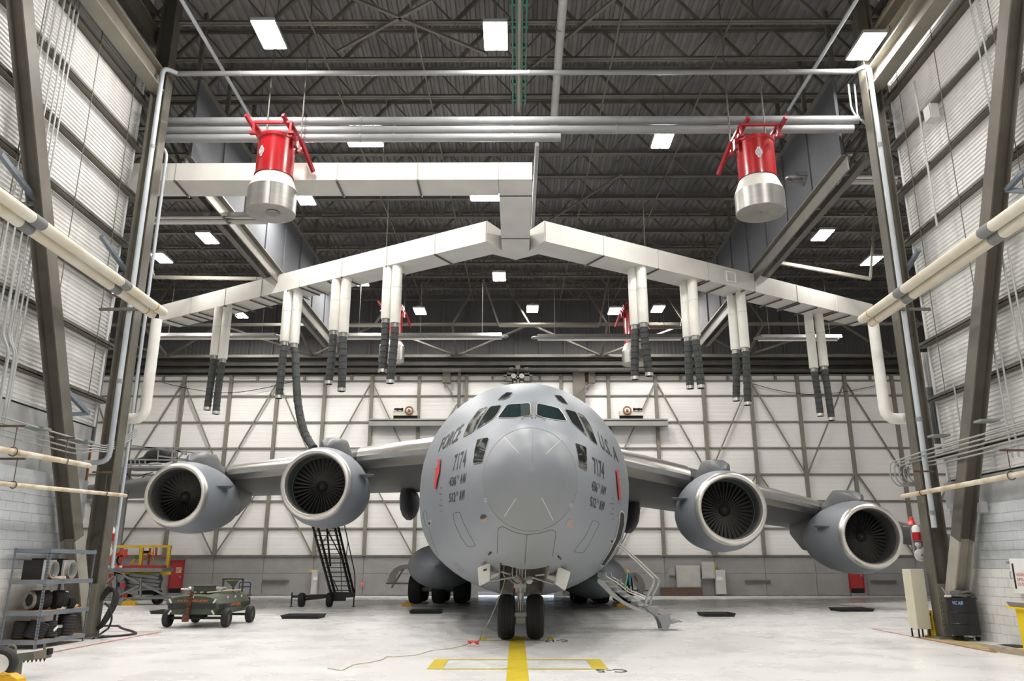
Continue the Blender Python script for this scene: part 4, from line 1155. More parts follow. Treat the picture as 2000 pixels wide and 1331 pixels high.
pipe('gray pipe crossing high under the roof from column to column', [(lx + .25, Yp + .3, zt_), (rx - .25, Yp + .3, zt_)], .075, M_GALVP, bands=[((q[0][0], Yp + .3, zt_), *q[1:]) for q in hz])
pipe('pale blue-gray riser pipe standing on the face of the left column', [(lx + .3, Yp + .3, zt_ + .0), (lx, Yp, zt_), (lx, Yp, at(200, 903, Y=Yp).z), (lx - .6, Yp, at(200, 903, Y=Yp).z - .02)], .066, M_BLUEP, rad=.25,
     bands=[((lx, Yp, z), (0, 0, 1), .078, .1) for z in (12.9, 8.5, 6.2)])
pipe('pale blue-gray riser pipe standing on the face of the right column', [(rx - .3, Yp + .3, zt_), (rx, Yp, zt_), (rx, Yp, 2.75), (rx, Yp, 2.55)], .066, M_BLUEP, rad=.25,
     bands=[((rx, Yp, z), (0, 0, 1), .078, .1) for z in (12.9, 8.5, 5.2, 2.9)])
q = at(304, 466, Y=20.75)
pipe('thin gray riser pipe on the back edge of the left column', [(q.x, 20.75, 1.6), (q.x, 20.75, 13.3), (q.x - .3, 20.75, 13.6)], .045, M_BLUEP)
# long pipes running front to back under the roof
for (a, b), r, Z, lab in ((((355, 0), (490, 230)), .055, 15.9, 'slender blue-gray pipe slanting to the left red foam generator'), (((1668, 12), (1540, 215)), .055, 15.9, 'slender blue-gray pipe slanting to the right red foam generator')):
    p = at(*a, Z=Z); q = at(*b, Z=Z); x = (p.x + q.x) / 2
    pipe(lab, [(p.x, p.y - 3, Z), (q.x, q.y, Z)], r, M_BLUEP)
p = at(1097, 5, Z=16.95); q = at(1083, 215, Z=16.95)
pipe('thick pale gray pipe running to the back beside the green track', [(p.x, 9, 16.95), (q.x, q.y, 16.95), (q.x, q.y + .8, 16.2)], .13, mat('pale_pipe', (.42, .42, .41), .45, 0, .1), bands=[((p.x, y, 16.95), (0, 1, 0), .14, .05) for y in (16.5, 18, 20)])
p = at(1049, 282, Z=14.3); 
pipe('gray pipe dropping behind the leg of the cream duct', [(p.x, p.y, 14.3), (p.x - .02, p.y + 7, 14.3)], .07, M_GALVP)
for (a, b, z, lab) in (((1560, 270), (1740, 262), 14.0, 'short gray conduit beyond the right foam generator'),):
    pass
# green track
gt = thing('hoist_track', 'green steel hoist track hanging under the middle of the roof', 'track', (0.05, 16, 16.9))
x0 = at(1003, 205, Z=16.9).x; x1 = at(1024, 205, Z=16.9).x; ye = at(1013, 205, Z=16.9).y
M_GTR = mat('green_track', (.045, .16, .12), .45, 0, .15, 2)
for xx in (x0 - .02, x0 + .10, x1 - .10, x1 + .02):
    MB().box((xx, (9 + ye) / 2, 16.9), (.05, ye - 9, .09)).build('track_rail', M_GTR, gt, smooth=False)
MB().tube([((x0 + x1) / 2, 9, 16.85), ((x0 + x1) / 2, ye + .3, 16.85)], .055, 10).build('track_tube', mat('tan_tube', (.30, .27, .22), .5), gt)
y = 9.4; cm = MB().box((0, 0, 0), (.22, .10, .13)).mesh('track_clip', M_GTR, None, False)
while y < ye:
    for xx in ((x0 + .04), (x1 - .04)): inst(cm, 'track_clip', (xx, y, 16.92), parent=gt)
    y += .95
# insulated pipe pairs along the walls
for sg, nm, pa, pb, z_end in ((-1, 'left', (320, 606), (298, 612), 0), (1, 'right', (1683, 622), (1702, 628), 0)):
    for k, pp in enumerate((pa, pb)):
        Ye = 19.55 - .12 * k
        q = at(pp[0], pp[1], Y=Ye)
        far = at(0 if sg < 0 else 2000, (388 if k == 0 else 412) if sg < 0 else (402 if k == 0 else 432), X=q.x)
        z = (q.z + far.z) / 2
        bands = [((q.x, y, z + (far.z - q.z) * 0), (0, 1, 0), .118, .35) for y in (17.4, 13.9)]
        lab = f'{"inner" if k == 0 else "outer"} of two thick cream insulated pipes running along the {nm} wall'
        o = pipe(lab, [(q.x, 8, z), (q.x, Ye, z)], .110, M_INSUL, 'insulated pipe', bands=bands, bandm=mat('band_gray', (.20, .20, .20), .6, 0, .1))
        MB().tube([(q.x, 19.0, z), (q.x, 19.05, z)], .115, 14).build('gold_band', mat('gold_band', (.55, .34, .03), .5), o)
    # vertical lagged drop with elbow back to the wall
    a = at(308 if sg < 0 else 1707, 625, Y=20.75); b = at(280 if sg < 0 else 1727, 815, Y=20.75)
    xm = (a.x + b.x) / 2
    pipe(f'thick white insulated drop pipe with elbow on the {nm} column', [(xm, 20.75, a.z), (xm, 20.75, b.z - .05), (xm + sg * .95, 20.75, b.z - .05)], .145, M_INSULW, 'insulated pipe', rad=.3)
    t = MB().box2((xm - .45, 19.6, a.z - .10), (xm + .35, 19.68, a.z - .02)); t.box2((xm + sg * .45, 19.6, a.z - .10), (xm + sg * 1.0, 19.66, a.z - .03))
    tag(t.build('pipe_bracket', M_ROOFST, smooth=False), f'dark steel shelf bracket carrying the cream pipes at the {nm} column', 'bracket')
# lower thin lagged pipes with rusty hangers
for sg, nm, p0, p1, r, X in ((-1, 'upper left', (0, 878), (168, 909), .058, -9.75), (-1, 'lower left', (0, 945), (240, 968), .045, -9.7), (1, 'right', (2000, 925), (1768, 969), .055, 9.75)):
    q = at(*p1, X=X); far = at(*p0, X=X)
    pipe(f'thin stained cream pipe running along the {nm} wall below the conduits', [(X, 9.0, far.z), (X, far.y, far.z), (X, q.y, q.z), (X, q.y + .15, q.z)], r, M_INSULS, 'insulated pipe', rad=.1)
    for yy in (far.y + .4, q.y - .9):
        zz = far.z + (q.z - far.z) * (yy - far.y) / (q.y - far.y)
        h = MB().tube([(X + r * 1.5 * math.cos(a_), yy, zz + r * 1.5 * math.sin(a_)) for a_ in [2 * PI * j / 16 for j in range(16)]], .012, 5, closed=True)
        h.tube([(X, yy, zz + r * 1.5), (X, yy, zz + .5)], .01, 5); h.box((X + sg * .1, yy, zz + .5), (.5, .05, .04))
        tag(h.build('pipe_hanger', mat('rusty_steel', (.13, .085, .06), .75, .2, .3, 9)), f'rusty ring hanger on the {nm} thin cream pipe, {"near" if yy > far.y + 1 else "away from"} the column', 'hanger')
# conduits on the side walls
def conduit(pts, lab, r=.028, grp=None, rad=.15):
    o = MB().tube(bend([V(p) for p in pts], rad), r, 8).build('conduit', M_GALV)
    tag(o, lab, 'conduit', grp)
    return o
XC = -10.72
ORD6 = ('leftmost', 'second from the left', 'third from the left', 'third from the right', 'second from the right', 'rightmost')
for k, (px, py) in enumerate(((60, 200), (75, 200), (90, 200), (103, 200), (113, 200), (122, 200))):
    q = at(px, py, X=XC)
    conduit([(XC, q.y, 17.5), (XC, q.y, 5.0 if k % 2 else 6.2)], f'{ORD6[k]} of six thin conduits side by side up the left wall', .022, 'silver conduits rising up the left wall')
for k, (px, py) in enumerate(((15, 600), (24, 640), (34, 560))):
    q = at(px, py, X=XC)
    conduit([(XC, q.y, 8.0), (XC, q.y, 6.3), (XC + .12, q.y + .12, 6.0), (XC + .12, q.y + .12, 4.2)], f'{("leftmost", "middle", "rightmost")[k]} of three slightly bent silver conduits low on the left wall', .028, 'bent conduits low on the left wall')
XC2 = 10.72
for k, ((px, py), (qx, qy)) in enumerate((((1905, 60), (1945, 230)), ((1918, 60), (1968, 260)))):
    q = at(px, py, X=XC2); b = at(qx, qy, X=XC2)
    conduit([(XC2, q.y, 17.5), (XC2, q.y, b.z)], f'{("left", "right")[k]} of two thin conduits hanging down the upper right wall beside the leaning leg', .02, 'conduits on the upper right wall')
q = at(1808, 300, X=XC2)
conduit([(XC2, q.y, at(1790, 153, X=XC2).z), (XC2, q.y, at(1834, 440, X=XC2).z)], 'single silver conduit down the right wall past a gray box', .03)
for k, px in enumerate((1920, 1932, 1968, 1982)):
    q = at(px, 560, X=XC2)
    conduit([(XC2, q.y, 8.3), (XC2, q.y, 3.9)], f'{("first", "second", "third", "fourth")[k]} silver conduit from the right column behind the right cream pipes', .022, 'conduits behind the right cream pipes')
q = at(1822, 222, X=10.75)
b = MB().box((10.72, q.y, q.z), (.22, .32, .42)); 
t = tag(b.build('junction_box', mat('box_gray', (.55, .55, .53), .45, .1, .05), bevel=.01, smooth=False), 'light gray electrical box high on the right wall', 'box')
MB().box((10.60, q.y, q.z), (.015, .28, .38)).build('box_lid', mat('box_gray', (.55, .55, .53)), t, smooth=False)
q = at(1920, 992, X=10.75)
b = MB().box((10.70, q.y, q.z), (.16, .30, .24))
t = tag(b.build('junction_box', mat('box_gray2', (.36, .37, .37), .5, .1, .05), bevel=.01, smooth=False), 'small gray electrical box low on the right wall under a bent conduit', 'box')
MB().box((10.61, q.y, q.z), (.012, .26, .20)).build('box_lid', mat('box_gray2', (.36, .37, .37)), t, smooth=False)
conduit([(10.72, q.y + .1, q.z + .12), (10.72, q.y + .35, q.z + 1.1), (10.72, q.y + .35, q.z + 3)], 'bent conduit rising from the small gray box on the right wall', .022)
# conduit bundles along the walls (each a run of its own)
M_COND = mat('conduit_gray', (.33, .335, .325), .5, .1, .12, 2)
ORD = ('topmost', 'second', 'third', 'fourth', 'lowest')
for k in range(5):
    X = 10.0 + .05 * k
    z = at(2000, 826 + 10 * k, X=X).z
    y_ = at(1745 + 9 * k, 895, X=X - .4).y
    P = [V((X, 12, z)), V((X, 19.2, z))] + [at(a, b, Y=21.0) for a, b in ((1743 + 9 * k, 903 + 3 * k), (1738 + 9 * k, 908 + 3 * k), (1739 + 9 * k, 932), (1752 + 8 * k, 950 - 2 * k), (1792, 949 - 2 * k))]
    o = MB().tube(bend(P, .25), .02, 8).build('conduit', M_COND)
    tag(o, f'{ORD[k]} gray conduit of the right wall bundle looping down at the column', 'conduit', 'conduit bundle on the right wall')
for k in range(4):
    X = -10.0 - .05 * k
    z = at(0, 814 + 12 * k, X=X).z
    P = [V((X, 12, z)), V((X, 18.3, z))] + [at(a, b + 4 * k, Y=y) for a, b, y in ((188, 868, 19.0), (205, 872, 19.5), (230, 862, 20.2), (268, 838, 21.0))]
    o = MB().tube(bend(P, .4), .018, 8).build('conduit', M_COND)
    tag(o, f'{(ORD[0], ORD[1], ORD[2], ORD[4])[k]} gray conduit of the left wall bundle sagging past the column', 'conduit', 'conduit bundle on the left wall')
for k, (dx, lab) in enumerate(((0, 'upper'), (12, 'lower'))):
    P = [at(1657 + dx, 165, Y=20.9), at(1663 + dx, 215 + 14 * k, Y=20.9), at(1680 + dx, 237 + 8 * k, Y=20.9), at(1737, 235 + 8 * k, Y=20.9)]
    o = MB().tube(bend(P, .4), .03, 8).build('conduit', M_GALV)
    tag(o, f'{lab} of two silver conduits bending from the roof to the top of the right wall', 'conduit', 'bent conduits at the top right')
for sg, nm, yy in ((-1, 'left', (16.6, 18.4)), (1, 'right', (16.9, 18.9))):
    for y in yy:
        z = 4.35 if sg < 0 else 4.55
        b = MB().box((sg * 10.1, y, z + .1), (.4, .3, .05))
        tag(b.build('strut_rail', mat('green_gray', (.22, .25, .22), .5, .1, .1), smooth=False), f'short gray-green strut under the {nm} conduit bundle, {"away from" if y == yy[0] else "beside"} the column', 'bracket')
# blue-gray gusset braces on the walls
for sg, nm, pts_ in ((-1, 'upper left wall beside the leaning leg', ((0, 300), (75, 398), (30, 402))), (-1, 'left wall under the cream pipes', ((128, 762), (172, 808), (130, 812))), (-1, 'left column above the cream pipes', ((198, 462), (250, 535), (228, 540))),
                     (1, 'right column above the cream pipes', ((1795, 488), (1760, 545), (1780, 545))), (1, 'upper right wall beside the leaning leg', ((2000, 335), (1966, 372), (1998, 374)))):
    P = [at(*p, X=sg * 10.55) for p in pts_]
    b = MB().beam(P[0], P[1], .1, .1); b.beam(P[1], P[2] + V((sg * .3, 0, 0)), .1, .1)
    tag(b.build('wall_brace', M_BLUEG, smooth=False), f'blue-gray angle brace on the {nm}', 'bracket')

# ---- radiant tube heaters
def heater(xa, xb, y, Y, uend, lab):
    a = at(xa, y, Y=Y); b = at(xb, y, Y=Y); z = (a.z + b.z) / 2; L_ = b.x - a.x; xm = (a.x + b.x) / 2
    t = thing('tube_heater', lab, 'heater', (xm, Y, z))
    prof = [(-.34, -.08), (-.26, .10), (-.05, .16), (.05, .16), (.26, .10), (.34, -.08)]
    rf = MB(); rf.grid([[V((xx, Y + p, z + q)) for p, q in prof] for xx in (a.x, b.x)])
    rf.grid([[V((xx, Y + p * .97, z + q - .012)) for p, q in prof] for xx in (a.x, b.x)])
    rf.build('reflector', mat('reflector_metal', (.75, .74, .72), .25, .9, .05), t, ang=10)
    for k in (-1, 1):
        MB().tube([(a.x - .02, Y + k * .15, z - .02), (b.x + .02, Y + k * .15, z - .02)], .05, 10).build('radiant_tube', mat('tube_metal', (.42, .40, .37), .35, .7, .1), t)
    e = a.x if uend < 0 else b.x
    MB().tube(arc((e, Y, z - .02), .15, PI / 2, 3 * PI / 2, 10, (uend * -1 if 0 else -uend * -1 * -1, 0, 0), (0, 1, 0)) if 0 else [V((e + uend * .28 * math.sin(PI * k / 10), Y + .15 * math.cos(PI * k / 10), z - .02)) for k in range(11)], .05, 10).build('u_bend', M_BRUSH, t)
    for f in (.12, .5, .88):
        x = a.x + L_ * f
        MB().tube([(x, Y, z + .15), (x, Y, ZR)], .012, 5).build('hanger_rod', M_ROOFST, t)
heater(662, 980, 657, 38.5, 1, 'long silver tube heater left of the centre line near the rear wall')
heater(1050, 1332, 659, 38.5, -1, 'long silver tube heater right of the centre line near the rear wall')
heater(1484, 1640, 660, 38.5, -1, 'silver tube heater behind the outermost right drop hoses')
heater(300, 540, 657, 38.5, 1, 'silver tube heater behind the outermost left drop hoses')
heater(275, 518, 426, 25.0, 1, 'silver tube heater high up just left of the left foam generator')
heater(1552, 1760, 347, 24.5, -1, 'silver tube heater high up beyond the right foam generator')

# ---- rear roof truss in front of the door wall
tr = thing('roof_truss', 'dark horizontal steel truss in front of the upper rear wall', 'truss', (0, 44, 14))
A_ = lambda x: V((x, 43.0, 14.85)); B_ = lambda x: V((x, 46.6, 13.95))
MB().beam(A_(-28), A_(28), .16, .16).build('truss_chord', M_STEEL, tr, smooth=False)
MB().beam(B_(-28), B_(28), .16, .16).build('truss_chord', M_STEEL, tr, smooth=False)
k = -6
for k in range(-6, 7):
    x = k * 4.4 + .8
    if k % 2: MB().beam(A_(x), B_(x), .12, .12).build('truss_strut', M_STEEL, tr, smooth=False)
    MB().beam(A_(x) if k % 2 == 0 else B_(x), B_(x + 4.4) if k % 2 == 0 else A_(x + 4.4), .12, .10).build('truss_diagonal', M_STEEL, tr, smooth=False)
    MB().beam(A_(x), V((x + 1.4 * (1 if k < 0 else -1), 43.0, JZ0)), .09, .09).build('truss_web', M_STEEL, tr, smooth=False)
for (a, b, Y) in (((975, 637), (1170, 637), 42.5), ((1268, 640), (1330, 640), 42.5), ((640, 637), (745, 637), 42.5), ((300, 542), (520, 545), 33.5), ((1492, 508), (1700, 545), 33.5)):
    p = at(*a, Y=Y); q = at(*b, Y=Y)
    MB().beam(p, q, .12, .14).build('truss_rail', M_STEEL_LT, tr, smooth=False)
    MB().beam(p, p + V((-.9, 0, JZ0 - p.z)), .09, .09).build('truss_web', M_STEEL_LT, tr, smooth=False)
    MB().beam(q, q + V((.6, 0, JZ0 - q.z)), .09, .09).build('truss_web', M_STEEL_LT, tr, smooth=False)

# ---- rear door fittings
def bx(px0, py0, px1, py1, Y, d):
    a = at(px0, py1, Y=Y); b = at(px1, py0, Y=Y)
    return MB().box2((a.x, Y, a.z), (b.x, Y + d, b.z))
for nm, xa, xb in (('left', 886, 900), ('right', 1128, 1142)):
    t = thing('door_jamb', f'tall tan jamb post of the tail door {nm} of the aircraft', 'post', (at((xa + xb) / 2, 800, Y=48).x, 48.1, 0))
    bx(xa, 726, xb, 1160, 48.05, .3).build('jamb_post', M_STEEL, t, smooth=False)
    dx = -22 if nm == 'left' else 22
    bx(xa + dx, 726, xb + dx * .9, 748, 48.0, .3).build('jamb_bracket', M_STEEL, t, smooth=False)
    bx(min(xa, xa + dx), 722, max(xb, xb + dx), 727, 47.95, .4).build('jamb_bracket', M_STEEL, t, smooth=False)
    MB().beam(at(xa + dx + 5, 748, Y=48.1), at(xa - 3 * (1 if dx < 0 else -1), 770, Y=48.1), .1, .1).build('jamb_brace', M_STEEL_LT, t, smooth=False)
    MB().beam(at((xa + xb) / 2, 790, Y=48.05), at((xa + xb) / 2 + dx * 1.0, 826, Y=48.05), .1, .1).build('jamb_brace', M_STEEL_LT, t, smooth=False)
t = thing('door_latch', 'dark roller latch assembly at the top middle of the tail door', 'latch', (at(1012, 700, Y=47.9).x, 47.9, 13))
for (a, b, c, d) in ((1007, 714, 1016, 722), (1010, 722, 1014, 752), (984, 732, 1040, 735), (990, 726, 1000, 744), (1024, 726, 1034, 744), (1000, 738, 1024, 741), (1003, 744, 1008, 752), (1016, 744, 1022, 752), (995, 718, 1002, 728), (1025, 718, 1032, 728)):
    bx(a, b, c, d, 47.9, .25).build('latch_plate', M_STEEL, t, smooth=False)
for x, y in ((1003, 735), (1019, 735)):
    q = at(x, y, Y=47.8)
    MB().lathe([(.02, -.05), (.16, -.05), (.16, .05), (.02, .05)], q, (0, 1, 0), 16).build('latch_roller', M_GALVP, t)
for nm, xa, xb, flip in (('left', 720, 890, 0), ('right', 1140, 1305, 1)):
    t = thing('door_ledge', f'gray steel ledge beam across the rear door {nm} of the cockpit', 'beam', (at((xa + xb) / 2, 828, Y=47.9).x, 47.8, 10))
    bx(xa, 823, xb, 832, 47.75, .5).build('ledge_beam', mat('ledge_gray', (.27, .265, .25), .55, 0, .08), t, smooth=False)
    bx(xa, 818, xb, 821, 47.85, .4).build('ledge_beam', mat('ledge_gray', (.27, .265, .25)), t, smooth=False)
    wx0, wx1 = (767, 815) if not flip else (1210, 1257)
    wn = thing('winch', f'rusty winch on a cream base standing on the ledge {nm} of the cockpit', 'winch', (at((wx0 + wx1) / 2, 812, Y=47.8).x, 47.8, at(800, 818, Y=47.8).z))
    bx(wx0, 803, wx1, 812, 47.75, .35).build('winch_base', mat('winch_cream', (.52, .49, .41), .6, 0, .1), wn, smooth=False)
    bx(wx0 + 1, 812, wx1 - 1, 818, 47.85, .3).build('winch_slot', M_DARK, wn, smooth=False)
    q = at(wx0 + 32 if not flip else wx0 + 15, 802, Y=47.7)
    MB().tube([q + V((.22 * math.cos(a), 0, .22 * math.sin(a))) for a in [2 * PI * k / 20 for k in range(20)]], .05, 8, closed=True).build('winch_wheel', mat('rust_wheel', (.30, .12, .05), .7, .2, .3, 8), wn)
    MB().lathe([(.02, -.06), (.08, -.05), (.08, .05)], q, (0, 1, 0), 12).build('winch_hub', mat('rust_dark', (.12, .06, .03), .7), wn)
    for k in range(4):
        p = at((wx0 + 5 + 4.5 * k) if not flip else (wx1 - 5 - 4.5 * k), 800, Y=47.7)
        MB().lathe([(.02, -.06), (.07 + .02 * (k % 2), -.06), (.07 + .02 * (k % 2), .06), (.02, .06)], p, (1, 0, 0), 10).build('winch_gear', M_DARK, wn)
# cables drooping across the top of the door
for nm, P in (('left', ((318, 748), (360, 758), (420, 768), (470, 767), (520, 758), (575, 745))), ('right', ((1470, 750), (1520, 764), (1580, 772), (1640, 768), (1720, 752)))):
    o = MB().tube(bend([at(*p, Y=48.34) for p in P], 1.0), .02, 6).build('slack_cable', M_DARK)
    tag(o, f'thin black cable drooping across the top {nm} of the rear door', 'cable')

# white and gray sleeves standing in the gap between wall and column
for sg, nm in ((-1, 'left'), (1, 'right')):
    for k in range(3):
        x0 = at((207 - 6 * k) if sg < 0 else (1801 + 5 * k), 690, Y=20.9).x
        za, zb_, zc = (at(1000, 690 if sg > 0 else 560, Y=20.9).z, at(1000, 758 if sg > 0 else 650, Y=20.9).z, at(1000, 868, Y=20.9).z)
        o = MB().tube([(x0, 20.9, za), (x0, 20.9, zb_)], .035, 8).build('conduit', M_WHITE)
        tag(o, f'{("nearest", "middle", "farthest")[k]} of three white sleeves standing in the gap beside the {nm} column', 'conduit', f'white sleeves beside the {nm} column')
        MB().tube([(x0, 20.9, zb_), (x0, 20.9, zc)], .04, 8).build('lower_sleeve', M_GRAYP, o)
# small flood lamp on the left wall
q = at(222, 571, Y=20.1)
fl = thing('flood_lamp', 'small lit flood lamp at the wall edge under the left cream pipes', 'light', q)
MB().box(q + V((0, .06, 0)), (.12, .10, .10)).build('lamp_housing', M_ROOFST, fl, smooth=False)
MB().lathe([(.001, 0), (.05, 0)], q, (0, 1, 0), 12).build('lamp_lens', mat('small_lens', (1, 1, 1), .5, 0, 0, emit=((1, .97, .92), 12.0)), fl)
# ================================================================== GROUND EQUIPMENT
# ---- rear wall: doors, boxes
def door_red(px0, px1, py0, lab, sign, name):
    Y = YB - .02
    a = at(px0, 1160, Y=Y); b = at(px1, 1160, Y=Y); zt = at((px0 + px1) / 2, py0, Y=Y).z
    f = MB()
    f.box2((a.x - .06, Y - .06, .25), (a.x, Y + .05, zt + .06)); f.box2((b.x, Y - .06, .25), (b.x + .06, Y + .05, zt + .06)); f.box2((a.x - .06, Y - .06, zt), (b.x + .06, Y + .05, zt + .12))
    d = MB().box2((a.x, Y - .03, .42), (b.x, Y + .02, zt)).build(name, M_RED, None, smooth=False); d['kind'] = 'structure'
    f.build('door_frame', M_REDD, d, smooth=False)
    MB().box2((a.x, Y - .035, .18), (b.x, Y + .02, .42)).build('kick_plate', M_DARK, d, smooth=False)
    MB().box2((a.x, Y - .30, .0), (b.x, Y - .03, .16)).build('door_step', M_GALVP, d, smooth=False)
    MB().box((b.x - .08, Y - .07, zt * .5 + .1), (.10, .06, .12)).build('door_handle', M_GALVP, d, smooth=False)
    if sign:
        w_ = (b.x - a.x)
        s0 = V((a.x + w_ * .45, Y - .045, zt - .62))
        MB().box2(s0, s0 + V((w_ * .45, .012, .30))).build('exit_sign', mat('sign_cream', (.75, .62, .36), .5, 0, 0), d, smooth=False)
        flat_text('EXIT', s0 + V((w_ * .04, -.008, .06)), (w_ * .37, 0, 0), (0, 0, .18), 'lettering', M_REDD, d, bold=.02)
    return d
door_red(328.5, 352, 1098, 'left', True, 'door_1')
door_red(1663, 1688, 1092, 'right', False, 'door_2')
M_PUTTY = mat('putty_gray', (.46, .45, .42), .55, 0, .08, 2)
def wallbox(px0, py0, px1, py1, d, lab, m=None, lid=True, cat='box', name='wall_box'):
    Y = YB - .06
    a = at(px0, py1, Y=Y); b = at(px1, py0, Y=Y)
    t = tag(MB().box2((a.x, Y - d, max(a.z, 0.02)), (b.x, Y, b.z)).build(name, m or M_PUTTY, smooth=False, bevel=.01), lab, cat)
    if lid: MB().box2((a.x + .06, Y - d - .02, max(a.z, .02) + .06), (b.x - .06, Y - d, b.z - .06)).build('lid', m or M_PUTTY, t, smooth=False, bevel=.006)
    return t
wallbox(1322, 1105, 1366, 1150, .12, 'big framed putty-coloured access panel on the rear wall right of the stairs')
wallbox(1371, 1098, 1393, 1131, .25, 'putty gray electrical cabinet hung on the rear wall right of the framed panel')
wallbox(1304, 1110, 1318, 1125, .04, 'small square gray cover plate on the rear wall near the crew stairs', M_CONCG)
for nm, x0, x1, yx in (('right', 1398, 1413, 1409), ('left', 609, 622, 601)):
    t = wallbox(x0, 1114, x1, 1161, .35, f'narrow pale control pedestal at the foot of the rear wall on the {nm} side', mat('pedestal', (.56, .55, .52), .5, 0, .05), False, 'pedestal', 'control_pedestal')
    a = at(x0 + 2, 1134, Y=YB - .42); b = at(x1 - 2, 1127, Y=YB - .42)
    MB().box2((a.x, YB - .43, a.z), (b.x, YB - .415, b.z)).build('label_plate', M_WHITE, t, smooth=False)
    a = at(yx, 1118, Y=YB - .42); b = at(yx + 6, 1113, Y=YB - .42)
    MB().box2((a.x, YB - .1, a.z), (b.x, YB - .06, b.z)).build('yellow_tag', M_YEL, t, smooth=False)
a = at(1393.5, 1114, Y=YB - .06); b = at(1397.5, 1101, Y=YB - .06)
t = tag(MB().box2((a.x, YB - .12, a.z), (b.x, YB - .06, b.z)).build('warning_strip', M_YEL, smooth=False), 'narrow yellow warning strip on the rear wall beside the gray electrical cabinet', 'sign')
for px in (468, 535):
    pass
for nm, (x0, x1, y) in (('left', (512, 564, 1136)), ('right of the right pedestal', (1455, 1504, 1136)), ('right of the right red door', (1701, 1750, 1136))):
    a = at(x0, y + 3, Y=YB); b = at(x1, y - 2, Y=YB)
    t = MB().box2((a.x, YB - .06, a.z), (b.x, YB, b.z)); 
    tag(t.build('wall_slot', mat('slot_dark', (.11, .105, .10), .7, 0, .2, 4), smooth=False), f'dark slot plate in the rear wall skirt, {nm}', 'plate')
a = at(704, 1146, Y=YB - .06); b = at(713, 1138, Y=YB - .06)
tag(MB().box2((a.x, YB - .1, a.z), (b.x, YB - .06, b.z)).build('wall_sign', mat('sign_red', (.60, .20, .18), .5, 0, .4, 14), smooth=False), 'small red and white sign low on the rear wall left of the aircraft', 'sign')
a = at(1290, 1160, Y=YB - .06); b = at(1370, 1148, Y=YB - .06)
t = tag(MB().box2((a.x, YB - .3, .02), (b.x, YB - .06, b.z)).build('door_threshold', mat('rusty_steel', (.16, .085, .05)), smooth=False), 'rusty steel threshold beam at the foot of the framed access panel', 'beam')

# ---- shelf unit
SX0, SX1, SY0, SY1 = -10.68, -9.92, 17.43, 19.35
sh = thing('shelf_unit', 'blue-gray steel shelf unit with wooden boards against the left wall', 'shelf', (-10.3, 18.2, 0))
for x in (SX0, SX1):
    for y in (SY0, SY1):
        b = MB(); dx = .045 if x < -10.3 else -.045; dy = .045 if y < 18 else -.045
        b.box2((x, y, 0), (x + dx, y + dy * .12, 2.03)); b.box2((x, y, 0), (x + dx * .12, y + dy, 2.03))
        p = b.build('shelf_post', M_BLUEG, sh, smooth=False)
        if y == SY0 and x == SX1 or y == SY1:
            h = MB()
            for k in range(30): h.box((x + dx * .5, y - dy * .01, .12 + k * .062), (.014, .006, .026)); h.box((x - dx * .01, y + dy * .5, .12 + k * .062), (.006, .014, .026))
            ho = h.build('post_slots', M_DARK, p, smooth=False); ho['kind'] = 'stuff'
LV = [.13, .70, 1.33]
for z in LV + [1.97]:
    for a, b in (((SX0, SY0), (SX1, SY0)), ((SX0, SY1), (SX1, SY1)), ((SX0, SY0), (SX0, SY1)), ((SX1, SY0), (SX1, SY1))):
        MB().beam((a[0], a[1], z), (b[0], b[1], z), .03, .085).build('shelf_beam', M_BLUEG, sh, smooth=False)
    if z < 1.9: MB().box2((SX0 + .01, SY0 + .01, z + .03), (SX1 - .01, SY1 - .01, z + .048)).build('shelf_board', M_WOOD, sh, smooth=False)
# two blower boxes
for k, (y0, lab) in enumerate(((17.62, 'black blower box with a round steel outlet on the top shelf, the nearer one'), (18.36, 'black blower box with a round steel outlet on the top shelf, the farther one'))):
    z0 = 1.378; t = thing('blower_box', lab, 'blower', (-10.3, y0 + .2, z0))
    MB().box2((-10.56, y0, z0), (-10.13, y0 + .42, z0 + .40)).build('box_body', M_BLACK, t, smooth=False)
    MB().box2((-10.13, y0, z0), (-10.09, y0 + .43, z0 + .41)).build('outlet_plate', mat('plate_gray', (.58, .57, .55), .5, .2, .08), t, smooth=False)
    MB().lathe([(.17, 0), (.17, .09), (.185, .09), (.185, .10), (.165, .10), (.155, .0)], (-10.09, y0 + .215, z0 + .20), (1, 0, 0), 26).build('outlet_collar', M_GALV, t)
    MB().lathe([(.155, .004), (.01, .004)], (-10.09, y0 + .215, z0 + .20), (1, 0, 0), 20).build('outlet_mouth', mat('mouth_gray', (.14, .135, .12), .6), t)
    MB().box2((-10.45, y0 + .1, z0 + .40), (-10.18, y0 + .3, z0 + .44)).build('top_handle', M_DARK, t, smooth=False)
t = MB().lathe([(.05, 0), (.15, .0), (.17, .03), (.15, .07), (.06, .07)], (-10.02, 18.05, 1.378), (0, 0, 1), 18)
tag(t.build('hose_ring', mat('ring_putty', (.42, .38, .30), .6, 0, .2, 8)), 'flat putty-coloured ring lying on the top shelf in front of the blowers', 'ring')
def accordion(c, axis, r, L_, lab, rimm, name='duct_hose_coil', grp=None):
    c = V(c); ax = V(axis).normalized(); n = 14; pr = [(.01, 0), (r * .8, 0)]
    for i in range(n): pr += [(r * (1.0 if i % 2 else .90), L_ * (i + .3) / n)]
    pr += [(r * .8, L_), (.01, L_)]
    o = MB().lathe(pr, c, ax, 24).build(name, M_BLACK, ang=60)
    tag(o, lab, 'duct hose', grp)
    if rimm:
        MB().lathe([(r * .62, -.01), (r * .9, -.03), (r * .98, .02), (r * .94, .05)], c, ax, 24).build('end_rim', rimm, o)
        MB().lathe([(r * .62, -.008), (.02, .03)], c, ax, 20).build('hose_mouth', M_DARK, o)
    return o
